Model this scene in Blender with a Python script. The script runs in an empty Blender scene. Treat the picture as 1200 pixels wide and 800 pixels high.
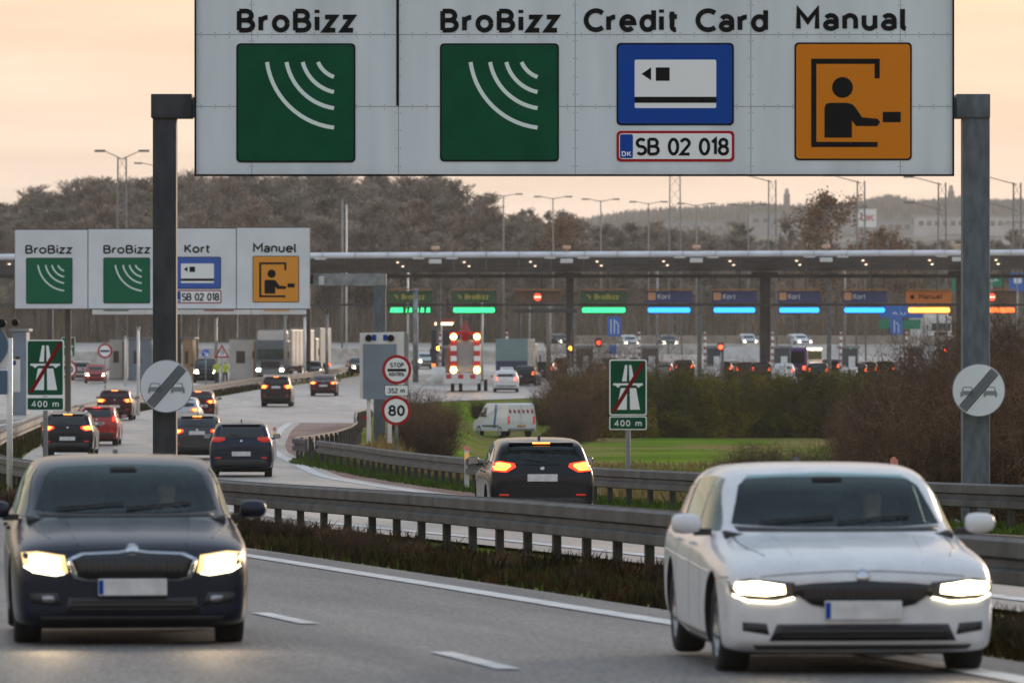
import bpy, bmesh, math, random
from math import sin, cos, pi, radians, atan2, sqrt
from mathutils import Vector, Matrix
from mathutils.bvhtree import BVHTree
import numpy as np
C = bpy.context.scene.collection
SC = bpy.context.scene
rnd = random.Random(7)
# ------------------------------------------------------------------ camera, world, sun
F = 6667.0          # focal length in photo pixels (photo 1200 wide)
ZC = 4.0
cd = bpy.data.cameras.new('camera'); cam = bpy.data.objects.new('camera', cd); C.objects.link(cam)
cam.location = (0, 0, ZC); cam.rotation_euler = (pi/2, 0, 0)
cd.sensor_width = 36; cd.lens = 200; cd.clip_start = 1; cd.clip_end = 20000
cd.dof.use_dof = True; cd.dof.focus_distance = 98; cd.dof.aperture_fstop = 4.8; cd.dof.aperture_blades = 9
SC.camera = cam
SUN_EL, SUN_AZ = 5.0, 28.0      # degrees above the horizon, degrees right of straight ahead
w = bpy.data.worlds.new('World'); SC.world = w; w.use_nodes = True
nt = w.node_tree; nt.nodes.clear()
def N(nt, t, **k):
    n = nt.nodes.new(t)
    for a, b in k.items(): setattr(n, a, b)
    return n
out = N(nt, 'ShaderNodeOutputWorld'); bg = N(nt, 'ShaderNodeBackground'); bg.inputs[1].default_value = 0.1
sky = N(nt, 'ShaderNodeTexSky', sky_type='NISHITA', sun_disc=False)
sky.sun_elevation = radians(SUN_EL); sky.sun_rotation = radians(SUN_AZ); sky.air_density = 1.6; sky.dust_density = 3.0
tc = N(nt, 'ShaderNodeTexCoord'); sep = N(nt, 'ShaderNodeSeparateXYZ'); nt.links.new(tc.outputs['Generated'], sep.inputs[0])
cr = N(nt, 'ShaderNodeValToRGB'); nt.links.new(sep.outputs[2], cr.inputs[0])
el = cr.color_ramp.elements
el[0].position = 0.0; el[0].color = (.93, .77, .65, 1); el[1].position = 1.0; el[1].color = (.50, .62, .80, 1)
for p, c in ((.028, (.93, .76, .62, 1)), (.065, (.88, .67, .50, 1)), (.13, (.82, .66, .53, 1)), (.32, (.58, .64, .72, 1))):
    e = el.new(p); e.color = c
# soft cloud deck
mp = N(nt, 'ShaderNodeMapping'); mp.inputs['Scale'].default_value = (5, 5, 75); nt.links.new(tc.outputs['Generated'], mp.inputs[0])
nz = N(nt, 'ShaderNodeTexNoise'); nz.inputs['Scale'].default_value = 1.6; nz.inputs['Detail'].default_value = 4; nt.links.new(mp.outputs[0], nz.inputs[0])
mr = N(nt, 'ShaderNodeMapRange'); mr.inputs[1].default_value = .3; mr.inputs[2].default_value = .7; mr.inputs[3].default_value = 7.3; mr.inputs[4].default_value = 9.4
nt.links.new(nz.outputs[0], mr.inputs[0])
vm = N(nt, 'ShaderNodeVectorMath', operation='SCALE'); nt.links.new(cr.outputs[0], vm.inputs[0]); nt.links.new(mr.outputs[0], vm.inputs['Scale'])
mx = N(nt, 'ShaderNodeMix', data_type='RGBA'); mx.inputs[0].default_value = .82
nt.links.new(sky.outputs[0], mx.inputs[6]); nt.links.new(vm.outputs[0], mx.inputs[7])
nt.links.new(mx.outputs[2], bg.inputs[0]); nt.links.new(bg.outputs[0], out.inputs[0])
sd = bpy.data.lights.new('sun', 'SUN'); sd.energy = 1.3; sd.angle = radians(14); sd.color = (1, .80, .62)
so = bpy.data.objects.new('sun', sd); C.objects.link(so)
dv = Vector((sin(radians(SUN_AZ))*cos(radians(SUN_EL+6)), cos(radians(SUN_AZ))*cos(radians(SUN_EL+6)), sin(radians(SUN_EL+6))))
so.rotation_euler = dv.to_track_quat('Z', 'Y').to_euler()
vs = SC.view_settings; vs.view_transform = 'Standard'; vs.look = 'None'; vs.exposure = 0.66; vs.gamma = 1; vs.use_curve_mapping = False
SC.cycles.max_bounces = 6; SC.cycles.diffuse_bounces = 3; SC.cycles.glossy_bounces = 3; SC.cycles.volume_bounces = 1
# ------------------------------------------------------------------ helpers
def setp(o, label=None, cat=None, group=None, kind=None):
    if label: o['label'] = label
    if cat: o['category'] = cat
    if group: o['group'] = group
    if kind: o['kind'] = kind
    return o
def empty(name, loc, label, cat, group=None, rz=0.0):
    o = bpy.data.objects.new(name, None); C.objects.link(o); o.location = loc; o.rotation_euler = (0, 0, rz)
    o.empty_display_size = .2
    return setp(o, label, cat, group)
def link(name, me, parent=None, loc=(0, 0, 0), rz=0.0, label=None):
    o = bpy.data.objects.new(name, me); C.objects.link(o); o.location = loc; o.rotation_euler = (0, 0, rz)
    if parent is not None: o.parent = parent
    if label: o['label'] = label
    return o
def copy_tree(o, loc, rz=None, label=None, scale=None, group=None, mats=None):
    c = o.copy(); C.objects.link(c); c.location = loc
    if rz is not None: c.rotation_euler = (0, 0, rz)
    if scale is not None: c.scale = scale if hasattr(scale, '__len__') else (scale,)*3
    if label: c['label'] = label
    if group: c['group'] = group
    for ch in o.children:
        d = ch.copy(); C.objects.link(d); d.parent = c
        if mats and ch.name.split('.')[0] in mats:
            d.material_slots[0].link = 'OBJECT'; d.material_slots[0].material = mats[ch.name.split('.')[0]]
        for g in ch.children:
            e = g.copy(); C.objects.link(e); e.parent = d
    return c
class MB:
    def __init__(s): s.v = []; s.f = []; s.sm = []
    def add(s, vs, fs, smooth=False):
        b = len(s.v); s.v += [tuple(v) for v in vs]
        for f in fs: s.f.append(tuple(b+i for i in f)); s.sm.append(smooth)
        return s
    def box(s, c, d, ch=0.0):
        x, y, z = c; a, b, e = d[0]/2, d[1]/2, d[2]/2
        if ch <= 0:
            vs = [(x+i*a, y+j*b, z+k*e) for i in (-1, 1) for j in (-1, 1) for k in (-1, 1)]
            return s.add(vs, [(0, 1, 3, 2), (4, 6, 7, 5), (0, 4, 5, 1), (2, 3, 7, 6), (0, 2, 6, 4), (1, 5, 7, 3)])
        bm = bmesh.new(); bmesh.ops.create_cube(bm, size=1)
        for v in bm.verts: v.co = (x+v.co.x*2*a, y+v.co.y*2*b, z+v.co.z*2*e)
        bmesh.ops.bevel(bm, geom=bm.edges[:], offset=ch, segments=2, affect='EDGES', profile=.6)
        bm.verts.index_update()
        s.add([v.co[:] for v in bm.verts], [[v.index for v in f.verts] for f in bm.faces]); bm.free(); return s
    def prism(s, poly, y0, y1):
        """poly of (x, z) extruded from y0 (front) to y1"""
        n = len(poly)
        vs = [(p[0], y0, p[1]) for p in poly]+[(p[0], y1, p[1]) for p in poly]
        area = sum(poly[i][0]*poly[(i+1) % n][1]-poly[(i+1) % n][0]*poly[i][1] for i in range(n))
        ft = tuple(range(n)); bk = tuple(range(2*n-1, n-1, -1))
        if area < 0: ft = ft[::-1]; bk = bk[::-1]
        fs = [ft, bk]
        for i in range(n):
            j = (i+1) % n
            fs.append((i, n+i, n+j, j) if area > 0 else (j, n+j, n+i, i))
        return s.add(vs, fs)
    def prismx(s, poly, x0, x1):
        """poly of (y, z) extruded along x"""
        n = len(poly)
        vs = [(x0, p[0], p[1]) for p in poly]+[(x1, p[0], p[1]) for p in poly]
        area = sum(poly[i][0]*poly[(i+1) % n][1]-poly[(i+1) % n][0]*poly[i][1] for i in range(n))
        ft = tuple(range(n)); bk = tuple(range(2*n-1, n-1, -1))
        if area > 0: ft = ft[::-1]; bk = bk[::-1]
        fs = [ft, bk]
        for i in range(n):
            j = (i+1) % n
            fs.append((j, n+j, n+i, i) if area < 0 else (i, n+i, n+j, j))
        return s.add(vs, fs)
    def tube(s, p0, p1, r0, r1=None, n=8, cap=True):
        r1 = r0 if r1 is None else r1
        a, b = Vector(p0), Vector(p1); d = (b-a).normalized()
        u = d.orthogonal().normalized(); v = d.cross(u)
        vs = []
        for c, r in ((a, r0), (b, r1)):
            for i in range(n):
                t = 2*pi*i/n; vs.append((c+u*cos(t)*r+v*sin(t)*r)[:])
        s.add(vs, [(i, (i+1) % n, n+(i+1) % n, n+i) for i in range(n)], True)
        if cap: s.add([], []); b0 = len(s.v)-2*n; s.f += [tuple(b0+n-1-i for i in range(n)), tuple(b0+n+i for i in range(n))]; s.sm += [False, False]
        return s
    def pipe(s, pts, r, n=8):
        for i in range(len(pts)-1): s.tube(pts[i], pts[i+1], r, r, n)
        return s
    def lathe(s, prof, c=(0, 0, 0), n=24, axis='x'):
        vs = []
        for i in range(n):
            t = 2*pi*i/n
            for (r, a) in prof:
                p = (a, r*cos(t), r*sin(t)) if axis == 'x' else ((r*cos(t), r*sin(t), a) if axis == 'z' else (r*cos(t), a, r*sin(t)))
                vs.append((p[0]+c[0], p[1]+c[1], p[2]+c[2]))
        m = len(prof)
        return s.add(vs, [(i*m+j, ((i+1) % n)*m+j, ((i+1) % n)*m+j+1, i*m+j+1) for i in range(n) for j in range(m-1)], True)
    def mesh(s, name, mat=None):
        me = bpy.data.meshes.new(name); me.from_pydata(s.v, [], s.f); me.polygons.foreach_set('use_smooth', s.sm)
        if mat: me.materials.append(mat)
        me.update(); return me
    def build(s, name, mat, parent=None, label=None, loc=(0, 0, 0), rz=0.0):
        return link(name, s.mesh(name, mat), parent, loc, rz, label)
def rrect(x0, z0, x1, z1, r, n=5):
    pts = []
    for cx, cz, a in ((x1-r, z0+r, -90), (x1-r, z1-r, 0), (x0+r, z1-r, 90), (x0+r, z0+r, 180)):
        for i in range(n+1):
            t = radians(a+90*i/n); pts.append((cx+r*cos(t), cz+r*sin(t)))
    return pts
def disc(cx, cz, r, n=36): return [(cx+r*cos(2*pi*i/n), cz+r*sin(2*pi*i/n)) for i in range(n)]
def arc(cx, cz, rx, rz, a0, a1, n=12): return [(cx+rx*cos(radians(a0+(a1-a0)*i/n)), cz+rz*sin(radians(a0+(a1-a0)*i/n))) for i in range(n+1)]
def ribbon(mb, pts, wd, y0, y1, taper=1.0):
    """thick stroke along pts (x, z) as one solid with mitred bends"""
    n = len(pts); L = []; R = []
    for i in range(n):
        a = Vector(pts[max(i-1, 0)]); b = Vector(pts[i]); c = Vector(pts[min(i+1, n-1)])
        d1 = (b-a); d2 = (c-b)
        if d1.length < 1e-9: d1 = d2
        if d2.length < 1e-9: d2 = d1
        d1 = d1.normalized(); d2 = d2.normalized()
        t = (d1+d2).normalized() if (d1+d2).length > 1e-6 else d1
        m = Vector((-t.y, t.x)); k = max(.45, abs(m.dot(Vector((-d1.y, d1.x)))))
        h = wd/2/k*(1+(taper-1)*i/(n-1)); L.append(b+m*h); R.append(b-m*h)
    vs = [(p.x, y, p.y) for y in (y0, y1) for q in (L, R) for p in q]
    fs = []
    for i in range(n-1):
        a, b, c, d = i, i+1, n+i+1, n+i
        fs.append((d, c, b, a)); fs.append((2*n+a, 2*n+b, 2*n+c, 2*n+d))
        fs.append((a, b, 2*n+b, 2*n+a)); fs.append((d, 2*n+d, 2*n+c, c))
    fs.append((0, 2*n, 3*n, n)); fs.append((n-1, 2*n-1, 4*n-1, 3*n-1))
    mb.add(vs, fs)
# stroke lettering in the manner of road signs
GL = {
 'B': (.56, [[(0, 0), (0, 1)], [(0, 1), (.28, 1)]+arc(.28, .76, .22, .24, 90, -90)+[(0, .52)], [(0, .52), (.30, .52)]+arc(.30, .26, .26, .26, 90, -90)+[(0, 0)]]),
 'r': (.22, [[(0, 0), (0, .70)], arc(.27, .40, .27, .27, 175, 88)]),
 'o': (.54, [arc(.27, .345, .27, .345, 0, 360, 24)]),
 'i': (.0, [[(0, 0), (0, .70)], [(0, .90), (0, 1.06)]]),
 'z': (.40, [[(0, .69), (.40, .69), (0, .0), (.42, .0)]]),
 'C': (.62, [arc(.42, .5, .42, .5, 48, 312, 20)]),
 'e': (.52, [[(0, .36), (.52, .36)]+arc(.26, .345, .26, .345, 3, 318, 22)]),
 'd': (.50, [[(.50, 0), (.50, 1.02)], arc(.25, .345, .25, .345, 0, 360, 22)]),
 't': (.32, [[(.12, .95), (.12, .18)]+arc(.26, .16, .14, .16, 180, 280, 6), [(0, .69), (.32, .69)]]),
 'a': (.44, [arc(.22, .45, .22, .25, 150, 0, 10)+[(.44, 0)], arc(.22, .19, .22, .19, 0, 360, 16)]),
 'M': (.74, [[(0, 0), (0, 1), (.37, .38), (.74, 1), (.74, 0)]]),
 'm': (.80, [[(0, 0), (0, .70)], arc(.20, .46, .20, .24, 175, 0)+[(.40, 0)], arc(.60, .46, .20, .24, 175, 0)+[(.80, 0)]]),
 'n': (.44, [[(0, 0), (0, .70)], arc(.22, .43, .22, .27, 175, 0)+[(.44, 0)]]),
 'u': (.44, [[(0, .70), (0, .27)]+arc(.22, .27, .22, .27, 180, 355), [(.44, .70), (.44, 0)]]),
 'l': (.12, [[(0, 1.04), (0, .14)]+arc(.13, .14, .13, .14, 180, 270, 5)]),
 'K': (.52, [[(0, 0), (0, 1)], [(.52, 1), (.02, .42)], [(.17, .58), (.54, 0)]]),
 'S': (.50, [arc(.25, .75, .24, .25, 35, 262, 14)+arc(.25, .255, .26, .255, 82, -145, 14)]),
 'T': (.56, [[(0, 1), (.56, 1)], [(.28, 1), (.28, 0)]]),
 'O': (.66, [arc(.33, .5, .33, .5, 0, 360, 24)]),
 'P': (.50, [[(0, 0), (0, 1), (.26, 1)]+arc(.26, .74, .24, .26, 90, -90)+[(0, .48)]]),
 'N': (.56, [[(0, 0), (0, 1), (.56, 0), (.56, 1)]]),
 'R': (.52, [[(0, 0), (0, 1), (.28, 1)]+arc(.28, .76, .24, .24, 90, -90)+[(0, .52)], [(.24, .52), (.52, 0)]]),
 'L': (.44, [[(0, 1), (0, 0), (.44, 0)]]),
 'D': (.58, [[(0, 0), (0, 1), (.24, 1)]+arc(.24, .5, .34, .5, 90, -90)+[(0, 0)]]),
 '0': (.50, [arc(.25, .5, .25, .5, 0, 360, 22)]),
 '1': (.22, [[(0, .80), (.20, 1), (.20, 0)]]),
 '2': (.48, [arc(.24, .74, .24, .26, 165, -35, 12)+[(0, .0), (.50, .0)]]),
 '3': (.48, [arc(.22, .76, .23, .24, 150, -90, 10)+arc(.22, .26, .26, .26, 90, -150, 10)]),
 '4': (.56, [[(.40, 0), (.40, 1), (0, .28), (.58, .28)]]),
 '5': (.48, [[(.46, 1), (.07, 1), (.04, .56)]+arc(.22, .31, .26, .31, 130, -150, 12)]),
 '8': (.50, [arc(.25, .76, .21, .24, 0, 360, 16), arc(.25, .26, .25, .26, 0, 360, 18)]),
 ' ': (.25, []),
}
def text(mb, s, x0, x1, z0, z1, y, sw=.17, gap=.24, dep=.004):
    """lettering from x0 to x1, baseline z0, cap height z1; y is the front face"""
    tot = sum(GL[c][0] for c in s)+gap*(len(s)-1)
    H = z1-z0; k = (x1-x0-sw*H)/tot; x = x0+sw*H/2; j = 0
    for c in s:
        wd, st = GL[c]
        for pl in st:
            pts = [(x+p[0]*k, z0+sw*H/2+p[1]*H*(1-sw)) for p in pl]
            ribbon(mb, pts, sw*H, y-.0006*(j % 4), y+dep); j += 1
        x += (wd+gap)*k
# ------------------------------------------------------------------ materials
MATS = {}
def mat(name, col, rough=.6, metal=0.0, noise=0.0, nscale=4.0, bump=0.0, bscale=40.0, coat=0.0, emit=None, es=0.0, sample=True, spec=.5, stretch=None, detail=4, col2=None, lo=.35, hi=.65):
    if name in MATS: return MATS[name]
    m = bpy.data.materials.new(name); m.use_nodes = True; nt = m.node_tree; b = nt.nodes['Principled BSDF']
    b.inputs['Base Color'].default_value = (*col, 1); b.inputs['Roughness'].default_value = rough; b.inputs['Metallic'].default_value = metal
    b.inputs['Coat Weight'].default_value = coat; b.inputs['Coat Roughness'].default_value = .06; b.inputs['Specular IOR Level'].default_value = spec
    if emit: b.inputs['Emission Color'].default_value = (*emit, 1); b.inputs['Emission Strength'].default_value = es
    if not sample: m.cycles.emission_sampling = 'NONE'
    if noise > 0 or bump > 0 or col2:
        g = N(nt, 'ShaderNodeNewGeometry'); mpn = N(nt, 'ShaderNodeMapping'); nt.links.new(g.outputs['Position'], mpn.inputs[0])
        if stretch: mpn.inputs['Scale'].default_value = stretch
        n1 = N(nt, 'ShaderNodeTexNoise'); n1.inputs['Scale'].default_value = nscale; n1.inputs['Detail'].default_value = detail; nt.links.new(mpn.outputs[0], n1.inputs[0])
        r = N(nt, 'ShaderNodeMapRange'); r.inputs[1].default_value = lo; r.inputs[2].default_value = hi; nt.links.new(n1.outputs[0], r.inputs[0])
        mx = N(nt, 'ShaderNodeMix', data_type='RGBA'); nt.links.new(r.outputs[0], mx.inputs[0])
        c2 = col2 or tuple(min(1, c*(1+noise)) for c in col)
        mx.inputs[6].default_value = (*(tuple(c*(1-noise) for c in col)), 1); mx.inputs[7].default_value = (*c2, 1)
        nt.links.new(mx.outputs[2], b.inputs['Base Color'])
        if bump > 0:
            n2 = N(nt, 'ShaderNodeTexNoise'); n2.inputs['Scale'].default_value = bscale; n2.inputs['Detail'].default_value = 5; nt.links.new(g.outputs['Position'], n2.inputs[0])
            bp = N(nt, 'ShaderNodeBump'); bp.inputs['Strength'].default_value = bump; bp.inputs['Distance'].default_value = .02; nt.links.new(n2.outputs[0], bp.inputs['Height'])
            nt.links.new(bp.outputs[0], b.inputs['Normal'])
    MATS[name] = m; return m
def ground_mat(name, layers, rough=.8, grain=None, bump=.4, bscale=60, rlo=None, spec=.5):
    """layers: (colour, noise scale, stretch) blended in turn; grain: fine speckle amount"""
    m = bpy.data.materials.new(name); m.use_nodes = True; nt = m.node_tree; b = nt.nodes['Principled BSDF']; b.inputs['Roughness'].default_value = rough; b.inputs['Specular IOR Level'].default_value = spec
    g = N(nt, 'ShaderNodeNewGeometry'); cur = None
    for i, (c, sc, st, lo, hi) in enumerate(layers):
        if cur is None:
            rgb = N(nt, 'ShaderNodeRGB'); rgb.outputs[0].default_value = (*c, 1); cur = rgb.outputs[0]; continue
        mpn = N(nt, 'ShaderNodeMapping', vector_type='TEXTURE'); mpn.inputs['Scale'].default_value = tuple(1/q for q in st); mpn.inputs['Location'].default_value = (i*7.3, i*3.1, 0); mpn.inputs['Rotation'].default_value = (0, 0, radians(9.7)); nt.links.new(g.outputs['Position'], mpn.inputs[0])
        n1 = N(nt, 'ShaderNodeTexNoise'); n1.inputs['Scale'].default_value = sc; n1.inputs['Detail'].default_value = 5; nt.links.new(mpn.outputs[0], n1.inputs[0])
        r = N(nt, 'ShaderNodeMapRange'); r.inputs[1].default_value = lo; r.inputs[2].default_value = hi; nt.links.new(n1.outputs[0], r.inputs[0])
        mx = N(nt, 'ShaderNodeMix', data_type='RGBA'); nt.links.new(r.outputs[0], mx.inputs[0]); nt.links.new(cur, mx.inputs[6]); mx.inputs[7].default_value = (*c, 1); cur = mx.outputs[2]
    if grain:
        n3 = N(nt, 'ShaderNodeTexNoise'); n3.inputs['Scale'].default_value = grain[1]; n3.inputs['Detail'].default_value = 3; mg_ = N(nt, 'ShaderNodeMapping', vector_type='TEXTURE'); mg_.inputs['Scale'].default_value = (1, 1 if spec == 0 else 6, 1); mg_.inputs['Rotation'].default_value = (0, 0, radians(9.7)); nt.links.new(g.outputs['Position'], mg_.inputs[0]); nt.links.new(mg_.outputs[0], n3.inputs[0])
        r = N(nt, 'ShaderNodeMapRange'); r.inputs[1].default_value = .3; r.inputs[2].default_value = .7; r.inputs[3].default_value = 1-grain[0]; r.inputs[4].default_value = 1+grain[0]; nt.links.new(n3.outputs[0], r.inputs[0])
        v = N(nt, 'ShaderNodeVectorMath', operation='SCALE'); nt.links.new(cur, v.inputs[0]); nt.links.new(r.outputs[0], v.inputs['Scale']); cur = v.outputs[0]
    nt.links.new(cur, b.inputs['Base Color'])
    n2 = N(nt, 'ShaderNodeTexNoise'); n2.inputs['Scale'].default_value = bscale; n2.inputs['Detail'].default_value = 4; nt.links.new(g.outputs['Position'], n2.inputs[0])
    bp = N(nt, 'ShaderNodeBump'); bp.inputs['Strength'].default_value = bump; bp.inputs['Distance'].default_value = .02; nt.links.new(n2.outputs[0], bp.inputs['Height']); nt.links.new(bp.outputs[0], b.inputs['Normal'])
    if rlo:
        mpn = N(nt, 'ShaderNodeMapping', vector_type='TEXTURE'); mpn.inputs['Scale'].default_value = (1, 8, 1); mpn.inputs['Rotation'].default_value = (0, 0, radians(9.7)); nt.links.new(g.outputs['Position'], mpn.inputs[0])
        n4 = N(nt, 'ShaderNodeTexNoise'); n4.inputs['Scale'].default_value = .9; nt.links.new(mpn.outputs[0], n4.inputs[0])
        r = N(nt, 'ShaderNodeMapRange'); r.inputs[1].default_value = .35; r.inputs[2].default_value = .65; r.inputs[3].default_value = rlo; r.inputs[4].default_value = rough; nt.links.new(n4.outputs[0], r.inputs[0]); nt.links.new(r.outputs[0], b.inputs['Roughness'])
    MATS[name] = m; return m
galv = mat('galvanised steel', (.23, .25, .27), .55, .5, .28, 2.5, .15, 30)
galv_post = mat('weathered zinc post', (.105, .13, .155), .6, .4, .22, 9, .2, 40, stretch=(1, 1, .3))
galv_shaded = mat('shaded galvanised steel', (.032, .036, .042), .6, .3, .25, 6, .2, 30, stretch=(1, 1, .3))  # shade on the left gantry post put into a darker copy of the zinc
rail_m = mat('guardrail zinc', (.072, .076, .08), .6, .3, .35, 1.7, .2, 25)
sgrey = mat('sign face grey white', (.60, .67, .72), .45, 0, .09, 1.6, spec=.03, stretch=(1, 1, .10), detail=6)
sgrey2 = mat('sign face pale', (.66, .71, .76), .45, 0, .05, .9, spec=.03)
sblack = mat('sign black', (.008, .009, .01), .5, spec=.03)
sgreen = mat('sign green', (.004, .075, .036), .4, 0, .1, 2, spec=.03)
sgreen2 = mat('sign bright green', (.01, .13, .07), .4, spec=.03)
sblue = mat('sign blue', (.008, .06, .33), .4, spec=.03)
sorange = mat('sign orange', (.62, .20, .012), .4, spec=.03)
swhite = mat('sign white', (.78, .82, .84), .4, spec=.03)
sred = mat('sign red', (.36, .012, .02), .4, spec=.03)
sdred = mat('sign dark red', (.17, .006, .010), .45, spec=.03)
slash = mat('sign slash grey', (.035, .045, .055), .5, spec=.03)
scar = mat('sign car silhouette grey', (.22, .25, .27), .5, spec=.03)
white_paint = mat('road marking white', (.55, .55, .54), .6, 0, .2, 3, .2, 50)
conc = mat('pale concrete', (.50, .48, .45), .8, 0, .2, 1.5, .2, 20)
white_m = mat('white enamel', (.62, .63, .63), .4, 0, .08, 1.0)
grey_m = mat('mid grey paint', (.20, .21, .22), .5, 0, .15, 1.0)
blueg = mat('blue grey panel', (.16, .21, .27), .5, 0, .08, 1.0)
dark_m = mat('dark grey paint', (.035, .037, .04), .5, 0, .2, 1.0)
brown_m = mat('brown weathered panel', (.12, .065, .04), .6, 0, .2, 2)
rubber = mat('rubber', (.012, .012, .012), .8, 0, .2, 30)
wood_m = mat('timber rail', (.16, .11, .075), .8, 0, .3, 2)
glassd = mat('dark window glass', (.02, .026, .028), .08, 0, 0)
# ------------------------------------------------------------------ ground heights and road curves
HP = [(0, 2.0), (20, 2.1), (36, 2.2), (46, 2.38), (70, 2.75), (98, 3.15), (130, 3.5), (160, 3.8), (200, 3.9), (290, 3.9), (333, 3.85), (370, 3.55), (445, 3.1), (500, 2.4), (560, 1.2), (650, 0), (900, -3.5), (1300, -6), (6000, -6)]
_hy = np.arange(-60, 1400, 2.0); _hh = np.interp(_hy, *zip(*HP)); _k = np.exp(-np.linspace(-2, 2, 21)**2); _k /= _k.sum()
_hh = np.convolve(np.pad(_hh, 10, mode='edge'), _k, mode='valid')
def road_z(Y): return ZC-float(np.interp(Y, _hy, _hh))
MP = [(20, 9.6), (36, 6.4), (48, 4.3), (68, 1.2), (85, -2.0), (97, -4.8), (120, -9.2), (143, -12.9), (170, -16), (200, -18), (245, -20.2), (290, -21.7), (330, -21.4), (360, -20.3), (410, -18.3), (470, -13.3), (600, -13)]
def curve_fn(P, wd=12):
    ys = np.arange(-20, 720, 1.0); xs = np.interp(ys, *zip(*P)); k = np.hanning(wd*2+1); k /= k.sum()
    x2 = np.convolve(np.pad(xs, wd, mode='edge'), k, mode='valid')
    return lambda Y: float(np.interp(Y, ys, x2))
MED = curve_fn(MP)
EDG = curve_fn([(0, 5.6), (20, 5.9), (38, 3.40), (44, 2.35), (50, 1.15), (60.5, -.75), (75, -3.5), (97, -8.0), (120, -12.4), (143, -16.1), (200, -21.2), (245, -23.4), (300, -24.5), (330, -24.3), (470, -16)], 6)
RR = curve_fn([(20, 28), (60, 18), (80, 11.8), (94, 7.6), (118, 1.95), (140, -1.1), (168, -4.4), (180, -6.2), (215, -6.2), (250, -6.7), (275, -6.5), (300, -6.6), (338, -6.2), (352, -3.4), (366, 4), (385, 45), (700, 60)], 4)
def sst(a, b, x):
    t = max(0., min(1., (x-a)/(b-a))); return t*t*(3-2*t)
def hsh(x, y):
    s = sin(x*12.9898+y*78.233)*43758.5453; return s-math.floor(s)
def vnoise(x, y):
    ix, iy = math.floor(x), math.floor(y); fx, fy = x-ix, y-iy; fx = fx*fx*(3-2*fx); fy = fy*fy*(3-2*fy)
    return (hsh(ix, iy)*(1-fx)+hsh(ix+1, iy)*fx)*(1-fy)+(hsh(ix, iy+1)*(1-fx)+hsh(ix+1, iy+1)*fx)*fy
def ground_z(X, Y):
    z = road_z(Y)
    rx = RR(min(Y, 690))
    dip = 1.75*sst(rx+.8, rx+5.0, X)*sst(60, 150, Y)*(1-sst(338, 362, Y))
    z -= dip
    if Y > 640: z += 9*sst(-10, -150, X)*sst(660, 1000, Y)+2.0*(vnoise(X/60, Y/60)-.5)*sst(700, 900, Y)
    if Y > 200 and X < -60: z += 1.5*sst(-60, -90, X)
    return z
def gx(px, Y): return (px-600)*Y/F
def gz(py, Y): return ZC-(py-400)*Y/F
# ------------------------------------------------------------------ terrain and roads
grass_m = ground_mat('grass ground', [((.15, .24, .022), 1, (1, 1, 1), 0, 1), ((.10, .145, .02), .12, (1, 1.6, 1), .4, .6), ((.23, .175, .07), .16, (1, .45, 1), .43, .60), ((.05, .035, .02), 1.2, (1, 1, 1), .62, .75)], 1.0, (.45, 9), .6, 12, spec=0)
asph_near = ground_mat('worn asphalt', [((.108, .102, .098), 1, (1, 1, 1), 0, 1), ((.15, .142, .135), .7, (1, .05, 1), .40, .60), ((.070, .068, .070), 1.0, (1, .03, 1), .52, .68), ((.20, .195, .19), 9, (1, .8, 1), .60, .80), ((.05, .048, .05), 14, (1, 1, 1), .60, .82)], .62, (.55, 34), 1.0, 30, .45)
asph_away = ground_mat('pale wet asphalt', [((.24, .228, .215), 1, (1, 1, 1), 0, 1), ((.30, .285, .265), .5, (1, .06, 1), .42, .62), ((.20, .195, .195), 1.1, (1, .05, 1), .55, .7)], .45, (.3, 20), .5, 30, .32)
gore_m = ground_mat('reddish shoulder asphalt', [((.22, .125, .095), 1, (1, 1, 1), 0, 1), ((.26, .18, .155), .35, (1, .3, 1), .42, .62)], .8, (.35, 14), .6, 22, spec=.2)
plaza_m = ground_mat('plaza concrete', [((.35, .325, .30), 1, (1, 1, 1), 0, 1), ((.28, .26, .24), .15, (1, .12, 1), .42, .62), ((.40, .375, .35), .3, (1, .1, 1), .5, .7)], .5, (.2, 8), .4, 12, .38)
def build_terrain():
    ys = list(np.arange(-40, 520, 4.0))+list(np.arange(520, 1200, 20.0))+[1200*1.18**i for i in range(0, 13)]
    xs = list(np.arange(-40, 60, 1.6)); a = 60; b = -40
    ext = [1.6*1.22**i for i in range(1, 34)]
    r = []; l = []
    for e in ext: a += e; b -= e; r.append(a); l.append(b)
    xs = l[::-1]+xs+r
    vs = []
    for y in ys:
        for x in xs: vs.append((x, y, ground_z(x, y)-.05))
    n = len(xs)
    fs = [(j*n+i, j*n+i+1, (j+1)*n+i+1, (j+1)*n+i) for j in range(len(ys)-1) for i in range(n-1)]
    mb = MB(); mb.add(vs, fs, True); o = mb.build('ground', grass_m); setp(o, kind='structure')
build_terrain()
def strip(name, fl, fr, y0, y1, step, m, off, nx=2, kind='structure', parent=None):
    mb = MB(); ys = list(np.arange(y0, y1, step))+[y1]; vs = []
    for y in ys:
        a, b = fl(y), fr(y)
        for i in range(nx+1): x = a+(b-a)*i/nx; vs.append((x, y, road_z(y)+off))
    n = nx+1
    mb.add(vs, [(j*n+i, j*n+i+1, (j+1)*n+i+1, (j+1)*n+i) for j in range(len(ys)-1) for i in range(nx)], True)
    o = mb.build(name, m, parent)
    if kind: setp(o, kind=kind)
    return o
def lerp(P): return lambda Y: float(np.interp(Y, *zip(*P)))
AE = curve_fn([(20, 18), (48, 12.8), (98, 3.3), (130, -1.8), (158, -5.2), (200, -8.4), (215, -9.1), (250, -10.2), (270, -10.6), (700, -10.6)], 8)
near_road = strip('near_carriageway', lambda y: EDG(y)-12.8, lambda y: EDG(y)+.75, -40, 284, 2, asph_near, 0)
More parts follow.
